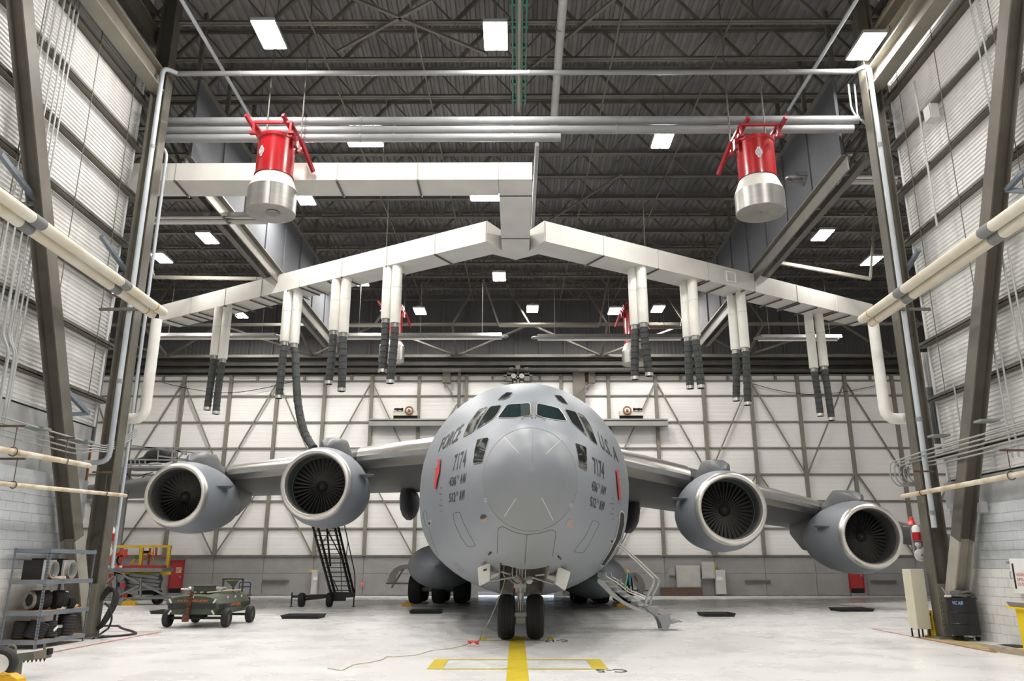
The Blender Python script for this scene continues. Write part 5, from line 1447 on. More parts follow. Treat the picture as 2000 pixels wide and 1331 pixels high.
M_RIM = mat('crumpled_foil', (.30, .29, .28), .45, .3, .35, 14)
accordion((-10.38, 17.75, .955), (.45, .9, 0), .20, .40, 'black accordion duct with a crumpled end lying on the middle shelf, left one', M_RIM)
accordion((-10.15, 18.22, .95), (.5, .86, 0), .195, .26, 'black accordion duct on the middle shelf beside a torn white wrapper', None)
accordion((-9.98, 18.56, .86), (.5, .86, 0), .11, .12, 'small black wheel-like hose end on the middle shelf', None)
w_ = MB().prism([(-9.97, 18.3, .75), (-9.955, 18.42, .75), (-9.955, 18.44, 1.12), (-9.97, 18.36, 1.13)], (.012, 0, 0)); w_.box((-10.0, 18.33, .76), (.10, .16, .02))
tag(w_.build('torn_wrapper', M_WHITE, smooth=False), 'torn white wrapper on the middle shelf against the black ducts', 'wrapper')
y_ = MB(); y_.grid([[V((-10.2 + .09 * i, 18.55 + .10 * j, .755 + .05 * math.sin(i * 1.7 + j) * math.cos(j * 1.3) + .05)) for i in range(4)] for j in range(5)]); 
tag(y_.build('folded_cloth', mat('straw_cloth', (.40, .34, .16), .8, 0, .3, 9)), 'straw-coloured cloth folded at the far end of the middle shelf', 'cloth')
accordion((-10.42, 17.68, .18), (0, .05, 1), .17, .36, 'black accordion duct standing on the bottom shelf at the left', None)
accordion((-10.15, 17.66, .18), (.25, .25, 1), .20, .36, 'black accordion duct leaning on the bottom shelf behind the front post', None)
accordion((-10.02, 18.05, .18), (-.2, .1, 1), .17, .33, 'black accordion duct on the bottom shelf with a white tag', None)
tg = MB().box((-9.865, 18.0, .37), (.012, .16, .05), (0.5, 0, 0)); tag(tg.build('paper_tag', M_WHITE, smooth=False), 'white paper tag on the black duct of the bottom shelf', 'tag')
o = accordion((-10.12, 18.33, .36), (0, 0, -1), .18, .18, 'upturned black duct with a pale steel rim on the bottom shelf', None)
MB().lathe([(.185, .0), (.19, .05), (.15, .06), (.15, .0)], (-10.12, 18.33, .36), (0, 0, 1), 24).build('end_rim', M_GALV, o)
accordion((-10.06, 18.72, .18), (0.05, 0, 1), .19, .44, 'tall black accordion duct at the far end of the bottom shelf', None)

# ---- things on the columns
def beacon(px, py, Y, lab, white):
    q = at(px, py, Y=Y); t = thing('warning_light', lab, 'beacon', q)
    if white:
        MB().lathe([(.02, .30), (.07, .28), (.10, .22), (.10, .12)], q, (0, 0, 1), 16).build('lamp_dome', M_WHITE, t)
        MB().lathe([(.105, .12), (.105, -.08), (.02, -.08)], q, (0, 0, 1), 16).build('red_band', M_RED, t)
        MB().sphere(q + V((0, 0, -.17)), .075, 14).build('lamp_base', mat('bell_gray', (.50, .49, .47), .45, .2, .05), t)
    else:
        MB().lathe([(.02, .20), (.05, .19), (.06, .12), (.085, .06), (.105, 0), (.02, 0)], q, (0, 0, 1), 18).build('red_lens', mat('red_lens', (.70, .02, .01), .25, 0, 0, coat=.5), t)
        MB().box(q + V((.05, 0, -.03)), (.5, .12, .04)).build('bracket', M_GALVP, t, smooth=False)
        MB().tube([q + V((0, .05, -.05)), q + V((0, .05, -.7))], .035, 8).build('bracket_leg', M_GALVP, t)
    return t
beacon(1781, 1026, 20.9, 'red beacon lamp on a bracket at the right column', False)
beacon(1791, 1050, 20.6, 'white and red signal lamp on the right column under the red beacon', True)
beacon(214, 1052, 20.6, 'white and red signal lamp on the left column above the shelf', True)
for px, py, lab in ((208, 1078, 'gray alarm bell on the left column above the scissor lift'), (1797, 1085, 'gray alarm bell on the right column above the beige cabinet')):
    q = at(px, py, Y=20.55); t = thing('alarm_bell', lab, 'bell', q)
    MB().lathe([(.02, -.10), (.08, -.095), (.13, -.06), (.15, 0), (.02, .02)], q, (0, 1, 0), 24).build('bell_dome', mat('bell_gray', (.50, .49, .47)), t)
    MB().box(q + V((0, .06, 0)), (.16, .1, .16)).build('bell_box', M_GALVP, t, smooth=False)
for sg, nm in ((-1, 'left'), (1, 'right')):
    pass
ta = [at(1160 / 6.65, 865, Y=20.5), at(160, 978, Y=20.5)]
b = MB().beam(at(176, 862, Y=20.45), at(160, 975, Y=20.45), .14, .03); tag(b.build('wood_strip', mat('old_wood', (.30, .15, .05), .75, 0, .25, 7), smooth=False), 'narrow brown wooden strip beside the left column', 'strip')
# black cable coil on the left column and loop on the floor
cc = thing('cable_coil', 'thick black cable coil hanging on the left column behind the shelf', 'cable', at(200, 1185, Y=20.1))
for k in range(7):
    c = at(201 + 1.0 * k, 1187 + 2 * (k % 3), Y=20.2 + .05 * k)
    MB().tube([c + V((.17 * math.cos(a) * (1 + .05 * k) + .12 * math.sin(a), .05 * math.sin(3 * a), .48 * math.sin(a) * (1 - .02 * k))) for a in [2 * PI * j / 36 for j in range(36)]], .026, 8, closed=True).build('cable_turn', M_BLACK, cc)
P = [(205, 1178), (216, 1190), (219, 1210), (212, 1228), (198, 1240), (182, 1250)]
o = MB().tube(bend([at(a, b, Y=19.5) if i < 4 else gpt(a, b) + V((0, 0, .03)) for i, (a, b) in enumerate(P)], .3), .024, 8).build('loose_cable', M_BLACK); tag(o, 'single black cable dropping in an arc from the coil to the floor', 'cable')
P = [(183, 1249), (215, 1246), (250, 1243), (268, 1240), (258, 1235), (238, 1230), (232, 1225), (220, 1225), (190, 1225)]
o = MB().tube(bend([gpt(*p) + V((0, 0, .026)) for p in P], .4), .024, 8).build('loose_cable', M_BLACK); tag(o, 'black cable lying in a loop on the floor beside the left column', 'cable')

# ---- trailer tongue at the lower left edge
tt = thing('equipment_trailer', 'olive trailer tongue and wheel cut off by the lower left edge of the picture', 'trailer', gpt(10, 1329))
TY = 13.2
T = lambda px, py, y=TY: at(px, py, Y=y)
wc = T(-3, 1309, 12.7)
MB().lathe([(.10, -.09), (.13, -.10), (.20, -.11), (.235, -.07), (.245, 0), (.235, .07), (.20, .11), (.13, .10)], (wc.x, wc.y, .247), (.35, -1, 0), 30).build('tyre', M_BLACK, tt)
MB().lathe([(.02, .05), (.10, .06), (.135, .105), (.145, .108)], (wc.x, wc.y, .247), (.35, -1, 0), 24).build('wheel_rim', M_WHITE, tt)
M_OLV = mat('olive_gray', (.17, .18, .13), .55, 0, .2, 6)
MB().prism([T(*p) for p in [(30, 1278), (95, 1270), (94, 1286), (38, 1292), (12, 1292), (-10, 1292), (-10, 1280)]], (0, .16, 0)).build('tongue_beam', M_OLV, tt, smooth=False)
MB().prism([T(*p) for p in [(72, 1272), (95, 1269), (94, 1285), (74, 1288)]], (0, .20, 0)).build('tongue_end', mat('tongue_tan', (.26, .22, .17), .6), tt, smooth=False)
MB().box(T(97, 1273), (.05, .1, .09)).build('tow_eye', M_DARK, tt, smooth=False)
MB().prism([T(*p) for p in [(13, 1288), (28, 1290), (22, 1318), (12, 1320)]], (0, .2, 0)).build('side_plate', M_OLV, tt, smooth=False)
MB().prism([T(*p) for p in [(31, 1290), (41, 1291), (38, 1318), (34, 1321), (29, 1320)]], (0, .1, 0)).build('stand_leg', M_OLV, tt, smooth=False)
MB().tube(bend([T(13, 1280), T(14, 1264), T(24, 1260), T(31, 1264), T(31, 1277)], .06), .016, 8).build('grab_handle', M_OLV, tt)
MB().prism([T(*p, TY - .1) for p in [(16, 1282), (32, 1288), (34, 1293), (19, 1294)]], (0, .02, 0)).build('latch_plate', M_OLV, tt, smooth=False)
MB().tube([T(87, 1270), T(87, 1257)], .02, 8).build('jack_post', M_OLV, tt)
for k in range(6):
    p = T(47 + 8 * k, 1291 - k * .6)
    MB().lathe([(.022, .03), (.018, 0), (.002, -.04)], p, (0, 0, 1), 8).build('hitch_tooth', M_DARK, tt)
def chock(px, py, lab, s=1.0, rz=0):
    p = gpt(px, py); o = thing('wheel_chock', lab, 'wheel chock', p, rz, world=False)
    M_CH = mat('chock_yellow', (.72, .40, .01), .5, 0, .12, 6)
    MB().prism([(-.25 * s, -.1, 0), (.25 * s, -.1, 0), (.22 * s, -.1, .10 * s), (.06 * s, -.1, .17 * s), (-.18 * s, -.1, .15 * s)], (0, .22, 0)).build('chock_body', M_CH, o, bevel=.015, smooth=False)
    MB().tube([(-.1 * s, -.21, .15 * s), (0, -.23, .2 * s), (.1 * s, -.21, .16 * s)], .012, 6).build('chock_rope', M_CH, o)
chock(22, 1336, 'yellow wheel chock at the trailer wheel in the lower left corner', .9)
chock(254, 1183, 'yellow wheel chock right of the scissor lift caster', 1.3)
chock(229, 1182, 'yellow wheel chock left of the scissor lift caster', .7)
chock(795, 1184, 'yellow wheel chock at the left main gear wheels', .9)
chock(1213, 1186, 'yellow wheel chock at the right main gear wheels behind the crew stairs', .9)

# ---- olive tank cart
g1 = gpt(326, 1226); g2 = gpt(443, 1225.5); g3 = gpt(487, 1217)
cxm = (g1.x + g2.x) / 2
ct = thing('tank_cart', 'olive green oxygen tank cart with black stripe and four rubber wheels', 'cart', (cxm, g1.y, 0))
ax_y = (g3.y - g1.y)
slant = (g3.x - g2.x) / ax_y
CW = lambda x, y, z: V((cxm + x + slant * y, g1.y + y, z))
hw = (g2.x - g1.x) / 2
wdef = [(.09, -.07), (.12, -.09), (.19, -.10), (.23, -.08), (.248, 0), (.23, .08), (.19, .10), (.12, .09), (.09, .07)]
for y in (0.0, ax_y):
    for sx in (-1, 1):
        wv = MB().lathe(wdef, CW(sx * hw, y, .249), (1, 0, 0), 30).build('cart_wheel', M_BLACK, ct)
        MB().lathe([(.01, sx * .05), (.08, sx * .055), (.125, sx * .09)], CW(sx * hw, y, .249), (1, 0, 0), 20).build('hub', mat('hub_olive', (.13, .14, .11), .5), wv)
    MB().beam(CW(-hw, y, .25), CW(hw, y, .25), .07, .07).build('axle', M_GREEN, ct, smooth=False)
    MB().box(CW(0, y, .33), (.45, .35, .16)).build('turntable', M_DARK, ct, smooth=False)
def octo(w2, z0, z1, cz, y):
    return [CW(x, y, z) for x, z in ((-w2, cz - .06), (-w2, cz + .06), (-w2 * .82, cz + .22), (-w2 * .55, z1 - .02), (0, z1), (w2 * .55, z1 - .02), (w2 * .82, cz + .22), (w2, cz + .06), (w2, cz - .06), (w2 * .84, cz - .22), (w2 * .62, z0 + .03), (-w2 * .62, z0 + .03), (-w2 * .84, cz - .22))]
ro = [octo(.66, .34, .86, .58, -.42), octo(.72, .32, .90, .58, -.30), octo(.76, .30, .93, .58, .2), octo(.76, .30, .93, .58, 1.6), octo(.72, .32, .90, .58, ax_y + .2), octo(.55, .38, .82, .58, ax_y + .45)]
body = MB().grid(ro, True); n_ = len(ro[0]); body.add(ro[0], [tuple(range(n_))]); body.add(ro[-1], [tuple(range(n_))[::-1]])
tank = body.build('tank_body', M_GREEN, ct, ang=25)
st = MB()
for (y0, y1, w0, w1) in ((-.43, -.43, -.67, .67),):
    st.prism([CW(-.665, -.432, .52), CW(.665, -.432, .52), CW(.665, -.432, .64), CW(-.665, -.432, .64)], (0, .015, 0))
for sx in (-1, 1):
    st.prism([CW(sx * .73, -.30, .52), CW(sx * .768, .2, .52), CW(sx * .768, 1.6, .52), CW(sx * .73, ax_y + .2, .52), CW(sx * .73, ax_y + .2, .64), CW(sx * .768, 1.6, .64), CW(sx * .768, .2, .64), CW(sx * .73, -.30, .64)], (.012, 0, 0))
st.build('black_stripe', M_INK, tank, smooth=False)['kind'] = 'stuff'
M_REFL = mat('reflector_white', (.68, .66, .58), .5, 0, 0)
for x, z, r_ in ((-.62, .72, -.6), (.62, .72, .6), (-.6, .42, .6), (.6, .42, -.6)):
    MB().box(CW(x, -.44, z), (.045, .015, .13), (0, r_, 0)).build('white_reflector', M_REFL, tank, smooth=False)
for y in (.3, .9, 1.4): MB().box(CW(.70, y, .80), (.02, .07, .06)).build('white_reflector', M_REFL, tank, smooth=False)
MB().box(CW(0, -.425, .82), (.05, .015, .05)).build('white_reflector', M_REFL, tank, smooth=False)
M_OTX = mat('orange_text', (.62, .20, .06), .6, 0, 0)
flat_text('MAX TOW SPEED 20 MPH', CW(-.42, -.435, .695), (.84, 0, 0), (0, 0, .06), 'lettering', M_OTX, tank, bold=.01)
flat_text('OXYGEN', CW(.777, .35, .545), (slant * .8, .8, 0), (0, 0, .09), 'lettering', M_OTX, tank, bold=.015)
MB().box(CW(.08, .15, 1.01), (.46, .5, .19)).build('control_box', M_GREEN, ct, smooth=False, bevel=.01)
MB().box(CW(.08, .15, 1.115), (.50, .54, .025)).build('control_lid', M_GREEN, ct, smooth=False)
MB().sphere(CW(-.24, -.12, 1.03), .07, 16).build('gauge_ball', M_CHROME, ct)
MB().tube([CW(-.24, -.12, 1.03), CW(-.46, -.2, 1.03)], .018, 8).build('valve_stem', M_CHROME, ct)
for k in (-1, 1): MB().tube([CW(-.36, -.17, 1.03 - .05), CW(-.36, -.17, 1.03 + .05)], .014, 8).build('valve_handle', M_CHROME, ct)
for k, y in enumerate((.5, .8)):
    MB().tube([CW(.15, y, .98 + .04 * k), CW(.45, y, .98 + .04 * k)], .05, 12).build('bottle_neck', M_GALVP, ct)
for x in (.05, .65):
    MB().beam(CW(x, 1.55, .9), CW(x, 1.55, 1.28), .05, .05).build('rack_post', M_GREEN, ct, smooth=False)
MB().beam(CW(.02, 1.55, 1.28), CW(.68, 1.55, 1.28), .05, .05).build('rack_bar', M_GREEN, ct, smooth=False)
MB().prism([CW(.15, 1.5, 1.22), CW(.55, 1.5, 1.24), CW(.42, 1.5, 1.06), CW(.42, 1.5, .92), CW(.36, 1.5, .92), CW(.36, 1.5, 1.06)], (0, .04, 0)).build('hand_crank', M_GREEN, ct, smooth=False)
for k in range(3):
    MB().tube(bend([CW(-.1 + .2 * k, -.2, .94), CW(.2 + .14 * k, .8, .965), CW(.3 + .1 * k, ax_y + .2, .95)], .4), .022, 8).build('tan_hose', mat('tan_hose', (.50, .44, .30), .6), ct)
M_RUST = mat('rust_bar', (.14, .055, .03), .7, .2, .3, 9)
MB().beam(CW(-.10, -.50, .30), CW(-.02, -.46, .98), .085, .06).build('tow_bar', M_RUST, ct, smooth=False)
MB().box(CW(-.11, -.52, .27), (.16, .14, .18)).build('tow_knuckle', M_RUST, ct, smooth=False, bevel=.02)
for z in (.52, .62, .80, .92): MB().box(CW(-.06, -.52, z), (.11, .08, .03)).build('tow_bar_band', M_RUST, ct, smooth=False)

# ---- blue platform cart behind the tank cart
p = gpt(478, 1176)
bc = thing('platform_cart', 'small platform cart with a blue tube handle behind the olive tank cart', 'cart', p)
Yc = p.y; z0 = .25
a = at(466, 1160, Y=Yc); b = at(488, 1160, Y=Yc); zt = at(478, 1138, Y=Yc).z
MB().box2((a.x - .05, Yc - .9, z0), (b.x + .05, Yc + .05, z0 + .1)).build('cart_deck', M_RED, bc, smooth=False)
MB().tube(bend([(a.x, Yc, z0), (a.x, Yc, zt), (b.x, Yc, zt), (b.x, Yc, z0)], .1), .025, 8).build('cart_handle', mat('blue_paint', (.03, .08, .32), .4), bc)
MB().tube([(a.x, Yc, (zt + z0) / 2 + .12), (b.x, Yc, (zt + z0) / 2 + .12)], .025, 8).build('handle_bar', mat('blue_paint', (.03, .08, .32)), bc)
for xx in (a.x, b.x):
    for yy in (Yc - .8, Yc - .05): MB().lathe([(.02, -.03), (.11, -.03), (.11, .03), (.02, .03)], (xx, yy, .112), (1, 0, 0), 14).build('cart_caster', M_BLACK, bc)

# ---- scissor lift with yellow work platform
g = gpt(303, 1181.5); LY = g.y
sl = thing('scissor_lift', 'red, yellow and gray scissor lift parked at the left rear by the exit door', 'scissor lift', (at(270, 1170, Y=LY).x, LY, 0))
K = lambda px, py, y=0.0: at(px, py, Y=LY + y)
K1 = lambda zx, zy, y=0.0: K(180 + zx / 9.506, 1050 + zy / 9.506, y)
def bar(p, q, w_, m, nm, y=0.0):
    return MB().beam(K1(*p, y), K1(*q, y), w_, w_).build(nm, m, sl, smooth=False)
# yellow guard frame
for p, q in (((270, 168), (930, 178)), ((930, 168), (1465, 172))): bar(p, q, .11, M_YEL, 'guard_rail')
for p, q in (((930, 170), (890, 580)), ((1445, 172), (1392, 575))): bar(p, q, .13, M_YEL, 'guard_post')
bar((1140, 180), (1130, 520), .05, M_YEL, 'guard_post', .8)
bar((240, 350), (225, 520), .13, M_YEL, 'guard_post', .4)
bar((490, 665), (1465, 668), .13, M_YEL, 'bumper_bar', -.1)
for p, q in (((700, 490), (880, 330)), ((700, 490), (870, 490)), ((900, 470), (1050, 300)), ((880, 300), (1120, 300))): bar(p, q, .05, M_YEL, 'control_frame', .3)
MB().box(K1(840, 370, .25), (.22, .15, .16)).build('green_control', mat('green_box', (.02, .22, .06), .5), sl, smooth=False)
MB().box(K1(990, 272, .3), (.30, .2, .10)).build('black_control', M_DARK, sl, smooth=False)
# red rails
for p, q in (((360, 352), (880, 350)), ((930, 350), (1410, 350))): bar(p, q, .05, M_ORANGE, 'mid_rail', .5)
for p, q in (((350, 250), (335, 560)), ((565, 190), (515, 570)), ((515, 270), (410, 330)), ((410, 330), (360, 352)), ((605, 230), (600, 400)), ((640, 220), (630, 350)), ((900, 200), (880, 520)), ((1080, 200), (1045, 520)), ((1195, 190), (1185, 350)), ((415, 350), (560, 350))): bar(p, q, .075, M_ORANGE if p[0] < 700 else M_RED, 'red_post', .35)
MB().prism([K1(*p, .4) for p in [(455, 270), (560, 262), (545, 350), (410, 345)]], (0, .05, 0)).build('red_panel', M_ORANGE, sl, smooth=False)
MB().tube(bend([K1(490, 350, .3), K1(455, 440, .3), K1(490, 520, .3)], .2), .05, 8).build('black_hose', M_BLACK, sl)
MB().prism([K1(*p) for p in [(180, 522), (1395, 520), (1390, 572), (180, 568)]], (0, 1.2, 0)).build('toe_board', M_RED, sl, smooth=False)
MB().prism([K1(*p, -.62) for p in [(330, 525), (520, 525), (500, 572), (330, 572)]], (0, .03, 0)).build('toe_board_front', M_ORANGE, sl, smooth=False)
for x in (300, 400, 535): MB().box(K1(x, 545, -.65), (.12, .01, .09)).build('white_label', M_WHITE, sl, smooth=False)
MB().prism([K1(*p) for p in [(180, 575), (1410, 575), (1410, 640), (180, 640)]], (0, 1.3, 0)).build('deck', M_GRAYP, sl, smooth=False)
# scissor stack
for k in range(4):
    ya, yb = 690 + k * 68, 690 + (k + 1) * 68
    for yy in (-.35, .35):
        bar((650 if k % 2 else 700, ya), (1230 + 30 * (k % 2), yb), .12, M_GRAYP if k % 2 else M_GALVP, 'scissor_arm', yy)
        bar((1250 - 40 * (k % 2), ya), (660, yb), .12, M_GALVP, 'scissor_arm', yy + .1)
MB().prism([K1(*p, .2) for p in [(640, 690), (1240, 690), (1280, 790), (1240, 850), (1230, 960), (650, 960)]], (0, .5, 0)).build('scissor_core', mat('scissor_dark', (.06, .062, .06), .6, 0, .3, 9), sl, smooth=False)
# chassis
MB().prism([K1(*p) for p in [(120, 1115), (900, 1110), (1340, 1060), (1340, 1120), (1000, 1165), (120, 1175)]], (0, .9, 0)).build('chassis', M_GRAYP, sl, smooth=False)
MB().prism([K1(*p, .1) for p in [(930, 990), (1230, 990), (1220, 1060), (930, 1060)]], (0, .8, 0)).build('chassis_box', M_DARK, sl, smooth=False)
for p, q in (((200, 540), (900, 860)), ((930, 870), (1420, 1110)), ((440, 690), (240, 860)), ((240, 860), (520, 1060)), ((520, 1070), (900, 890)), ((430, 660), (430, 1120)), ((900, 760), (900, 1130)), ((180, 630), (620, 690))):
    bar(p, q, .075, M_GRAYP, 'outrigger_brace', -.75)
bar((120, 1150), (1450, 1120), .10, M_GRAYP, 'outrigger_beam', -.75)
for z0, z1, nm in (((355, 800), (440, 1110), 'battery_box'), ((450, 795), (560, 1110), 'control_cabinet')):
    a, b = K1(z0[0], z1[1], -.5), K1(z1[0], z0[1], -.5)
    MB().box2(a, b + V((0, .4, 0))).build(nm, mat('box_gray2', (.36, .37, .37)), sl, smooth=False)
MB().prism([K1(*p, -.45) for p in [(560, 810), (640, 800), (620, 1020), (555, 1060)]], (0, .3, 0)).build('cabinet_side', M_GRAYP, sl, smooth=False)
MB().box(K1(490, 878, -.53), (.10, .02, .18)).build('cabinet_window', M_DARK, sl, smooth=False)
MB().box(K1(388, 1058, -.53), (.09, .02, .13)).build('yellow_label', M_YEL, sl, smooth=False)
for x, y in ((578, 905), (605, 1080)): MB().lathe([(.01, -.04), (.12, -.04), (.12, .04)], K1(x, y, -.7), (0, 1, 0), 14).build('red_knob', M_RED, sl)
for p, q in (((265, 665), (225, 900)), ((330, 690), (290, 1000)), ((425, 690), (400, 790)), ((330, 690), (430, 690)), ((300, 890), (350, 890)), ((290, 1000), (350, 1000))): bar(p, q, .08, M_ORANGE, 'access_ladder', -.3)
def wheel_px(zx, zy, zr, m, nm, y=0.0, th=.12):
    c = K1(zx, zy, y); r = (K1(zx + zr, zy, y) - c).length
    c.z = r + .002
    w = MB().lathe([(r * .4, -th), (r * .85, -th), (r, -th * .6), (r, th * .6), (r * .85, th), (r * .4, th)], c, (0, 1, 0), 24).build(nm, m, sl)
    MB().lathe([(.01, -th * .8), (r * .42, -th * .9)], c, (0, 1, 0), 16).build('hub', M_GRAYP, w)
wheel_px(1215, 1165, 105, M_BLACK, 'drive_wheel', .0); wheel_px(660, 1160, 90, M_BLACK, 'drive_wheel', .3)
wheel_px(540, 1205, 62, mat('gray_tyre', (.20, .20, .195), .7), 'outrigger_caster', -.8, .07); wheel_px(1430, 1240, 52, mat('gray_tyre', (.20, .20, .195)), 'outrigger_caster', -1.1, .06)
bar((1470, 1110), (1450, 1230), .05, M_GRAYP, 'caster_fork', -1.1)

# ---- dock platform with a covered bundle behind the outer left engine
PY = 41.0
dk = thing('dock_platform', 'gray dock platform with railings behind the outer left engine', 'platform', (at(310, 900, Y=PY).x, PY, 0))
Q = lambda zx, zy, y=PY: at(150 + zx / 6.048, 850 + zy / 6.048, Y=y)
for p, q in (((600, 120), (1560, 235)), ((590, 150), (1550, 155)), ((560, 290), (1300, 300)), ((560, 350), (1000, 345)), ((960, 250), (1290, 290)), ((540, 380), (960, 375)), ((1180, 290), (1250, 220)), ((1150, 165), (1290, 235))):
    MB().beam(Q(*p), Q(*q), .07, .07).build('dock_rail', M_GALVP, dk, smooth=False)
for p, q in (((965, 180), (955, 310)), ((1130, 160), (1125, 310)), ((1295, 185), (1290, 240)), ((1440, 205), (1440, 240)), ((1556, 230), (1556, 270)), ((570, 290), (560, 400)), ((640, 300), (640, 370)), ((740, 300), (745, 400)), ((870, 350), (870, 400)), ((690, 300), (690, 350)), ((810, 300), (810, 350))):
    MB().beam(Q(*p), Q(*q), .06, .06).build('dock_post', M_GALVP, dk, smooth=False)
a = Q(545, 395); b = Q(1560, 372)
MB().box2((a.x, PY - .1, a.z), (b.x, PY + 1.3, b.z)).build('dock_deck', M_GALVP, dk, smooth=False)
for x in (a.x - .35, a.x + .05): MB().beam((x, PY + .6, 0), (x, PY + .6, a.z), .16, .16).build('dock_leg', M_GALVP, dk, smooth=False)
pts = [(600, 325), (700, 318), (800, 300), (860, 262), (950, 235), (1020, 240), (1090, 268), (1110, 300)]
bun = MB().tube([Q(*p, PY + .5) for p in pts], [.10, .15, .2, .32, .40, .42, .34, .15], 14)
tag(bun.build('tarp_bundle', mat('dark_tarp', (.035, .04, .038), .8, 0, .3, 5)), 'dark tarpaulin bundle lying on the gray dock platform', 'bundle')
for k, P in enumerate((((590, 460), (640, 520), (700, 545), (760, 520), (830, 450)), ((560, 440), (620, 470), (720, 490), (800, 470), (900, 440)))):
    o = MB().tube(bend([Q(*p, PY - .2) for p in P], .5), .022, 6).build('slack_cable', M_DARK); tag(o, f'black cable looped under the gray dock platform, {"lower and deeper" if k == 0 else "upper and flatter"} loop', 'cable')

# ---- black maintenance stairs behind the inner left engine
SB = gpt(645, 1186)
Z6 = lambda zx, zy, y: at(540 + zx / 6.656, 1010 + zy / 6.656, Y=y)
M_BSTEEL = mat('black_steel', (.022, .022, .021), .5, .1, .2, 4)
sr = thing('boarding_stairs', 'tall black wheeled maintenance stairs behind the inner left engine', 'stairs', (SB.x, SB.y, 0))
y0, y1 = SB.y, SB.y + 2.4
def S6(zx, zy):
    t = (1000 - zy) / 910.0
    return Z6(zx, zy, y0 + (y1 - y0) * max(0, min(1.3, t)))
for p, q in (((455, 60), (710, 1000)), ((520, 60), (760, 1000)), ((740, 60), (965, 1000)), ((785, 60), (1005, 990))):
    MB().beam(S6(*p), S6(*q), .07, .11).build('stair_stringer', M_BSTEEL, sr, smooth=False)
MB().beam(S6(650, 110), S6(700, 640), .07, .07).build('stair_brace', M_BSTEEL, sr, smooth=False)
MB().beam(S6(670, 190), S6(890, 620), .04, .04).build('stair_brace', M_BSTEEL, sr, smooth=False)
MB().beam(S6(830, 500), S6(850, 980), .03, .03).build('stair_brace', M_BSTEEL, sr, smooth=False)
MB().beam(S6(740, 820), S6(800, 960), .03, .03).build('stair_brace', M_BSTEEL, sr, smooth=False)
for k in range(15):
    zy = 125 + 59.5 * k; t = (zy - 60) / 940.0
    xl_ = 455 + 255 * t; xr_ = 785 + 220 * t
    a, b = S6(xl_, zy), S6(xr_, zy)
    m = (a + b) / 2
    MB().box(m, ((b - a).length, .24, .035)).build('stair_tread', M_BSTEEL, sr, smooth=False)
MB().tube(bend([S6(870, 40), S6(930, 330), S6(1020, 740), S6(1020, 1000)], .3), .025, 8).build('stair_handrail', M_BSTEEL, sr)
MB().tube([S6(930, 330), S6(900, 560)], .02, 8).build('stair_handrail', M_BSTEEL, sr)
for p, q, w_ in (((200, 1040), (700, 1035), .09), ((370, 1075), (680, 1040), .10), ((700, 1040), (1020, 1020), .16), ((730, 1075), (900, 1070), .14), ((720, 990), (1020, 1000), .1)):
    MB().beam(Z6(*p, y0), Z6(*q, y0), w_, w_).build('base_frame', M_BSTEEL, sr, smooth=False)
MB().beam(Z6(200, 1040, y0 + 1.2), Z6(1000, 1010, y0 + 1.2), .1, .1).build('base_frame', M_BSTEEL, sr, smooth=False)
for zx in (325, 688):
    c = Z6(zx, 1110, y0 - .1); c.z = .29
    MB().lathe([(.1, -.12), (.24, -.13), (.285, -.08), (.288, 0), (.285, .08), (.24, .13), (.1, .12)], c, (1, .1, 0), 24).build('stair_wheel', M_BLACK, sr)
for zx in (203, 1010):
    a = Z6(zx, 985, y0); MB().tube([(a.x, y0, .02), (a.x, y0, a.z)], .03, 8).build('jack_leg', M_BSTEEL, sr)
    MB().lathe([(.01, 0.0), (.09, .0), (.09, .02), (.01, .02)], (a.x, y0, .0), (0, 0, 1), 12).build('jack_foot', M_BSTEEL, sr)

# ---- drip pans
for px0, px1, py, h, lab in ((293, 336, 1200, 8, 'black drip pan half hidden behind the olive tank cart'), (549, 622, 1209.5, 9, 'black drip pan under the inner left engine'), (800, 860, 1199.5, 7, 'black drip pan beside the left main wheels'),
                             (1375, 1436, 1205.5, 9, 'black drip pan under the inner right engine'), (1640, 1707, 1195.5, 8, 'black drip pan under the outer right engine')):
    a = gpt(px0 + 2, py); b = gpt(px1 - 2, py)
    W_ = b.x - a.x; D_ = 1.0; Hh = .11
    t = MB()
    out = [((-W_ / 2, 0, 0), (W_ / 2, 0, 0), (W_ / 2, D_, 0), (-W_ / 2, D_, 0)), ((-W_ / 2 - .06, -.06, Hh), (W_ / 2 + .06, -.06, Hh), (W_ / 2 + .06, D_ + .06, Hh), (-W_ / 2 - .06, D_ + .06, Hh)),
           ((-W_ / 2 - .02, -.02, Hh), (W_ / 2 + .02, -.02, Hh), (W_ / 2 + .02, D_ + .02, Hh), (-W_ / 2 - .02, D_ + .02, Hh)), ((-W_ / 2 + .03, .03, .012), (W_ / 2 - .03, .03, .012), (W_ / 2 - .03, D_ - .03, .012), (-W_ / 2 + .03, D_ - .03, .012))]
    xm = (a.x + b.x) / 2
    rws = [[V((xm + p[0], a.y + p[1], p[2] + .002)) for p in r_] for r_ in out]
    t.grid(rws, True); t.add(rws[0], [(3, 2, 1, 0)]); t.add(rws[-1], [(0, 1, 2, 3)])
    tag(t.build('drip_pan', M_BLACK, smooth=False), lab, 'drip pan')

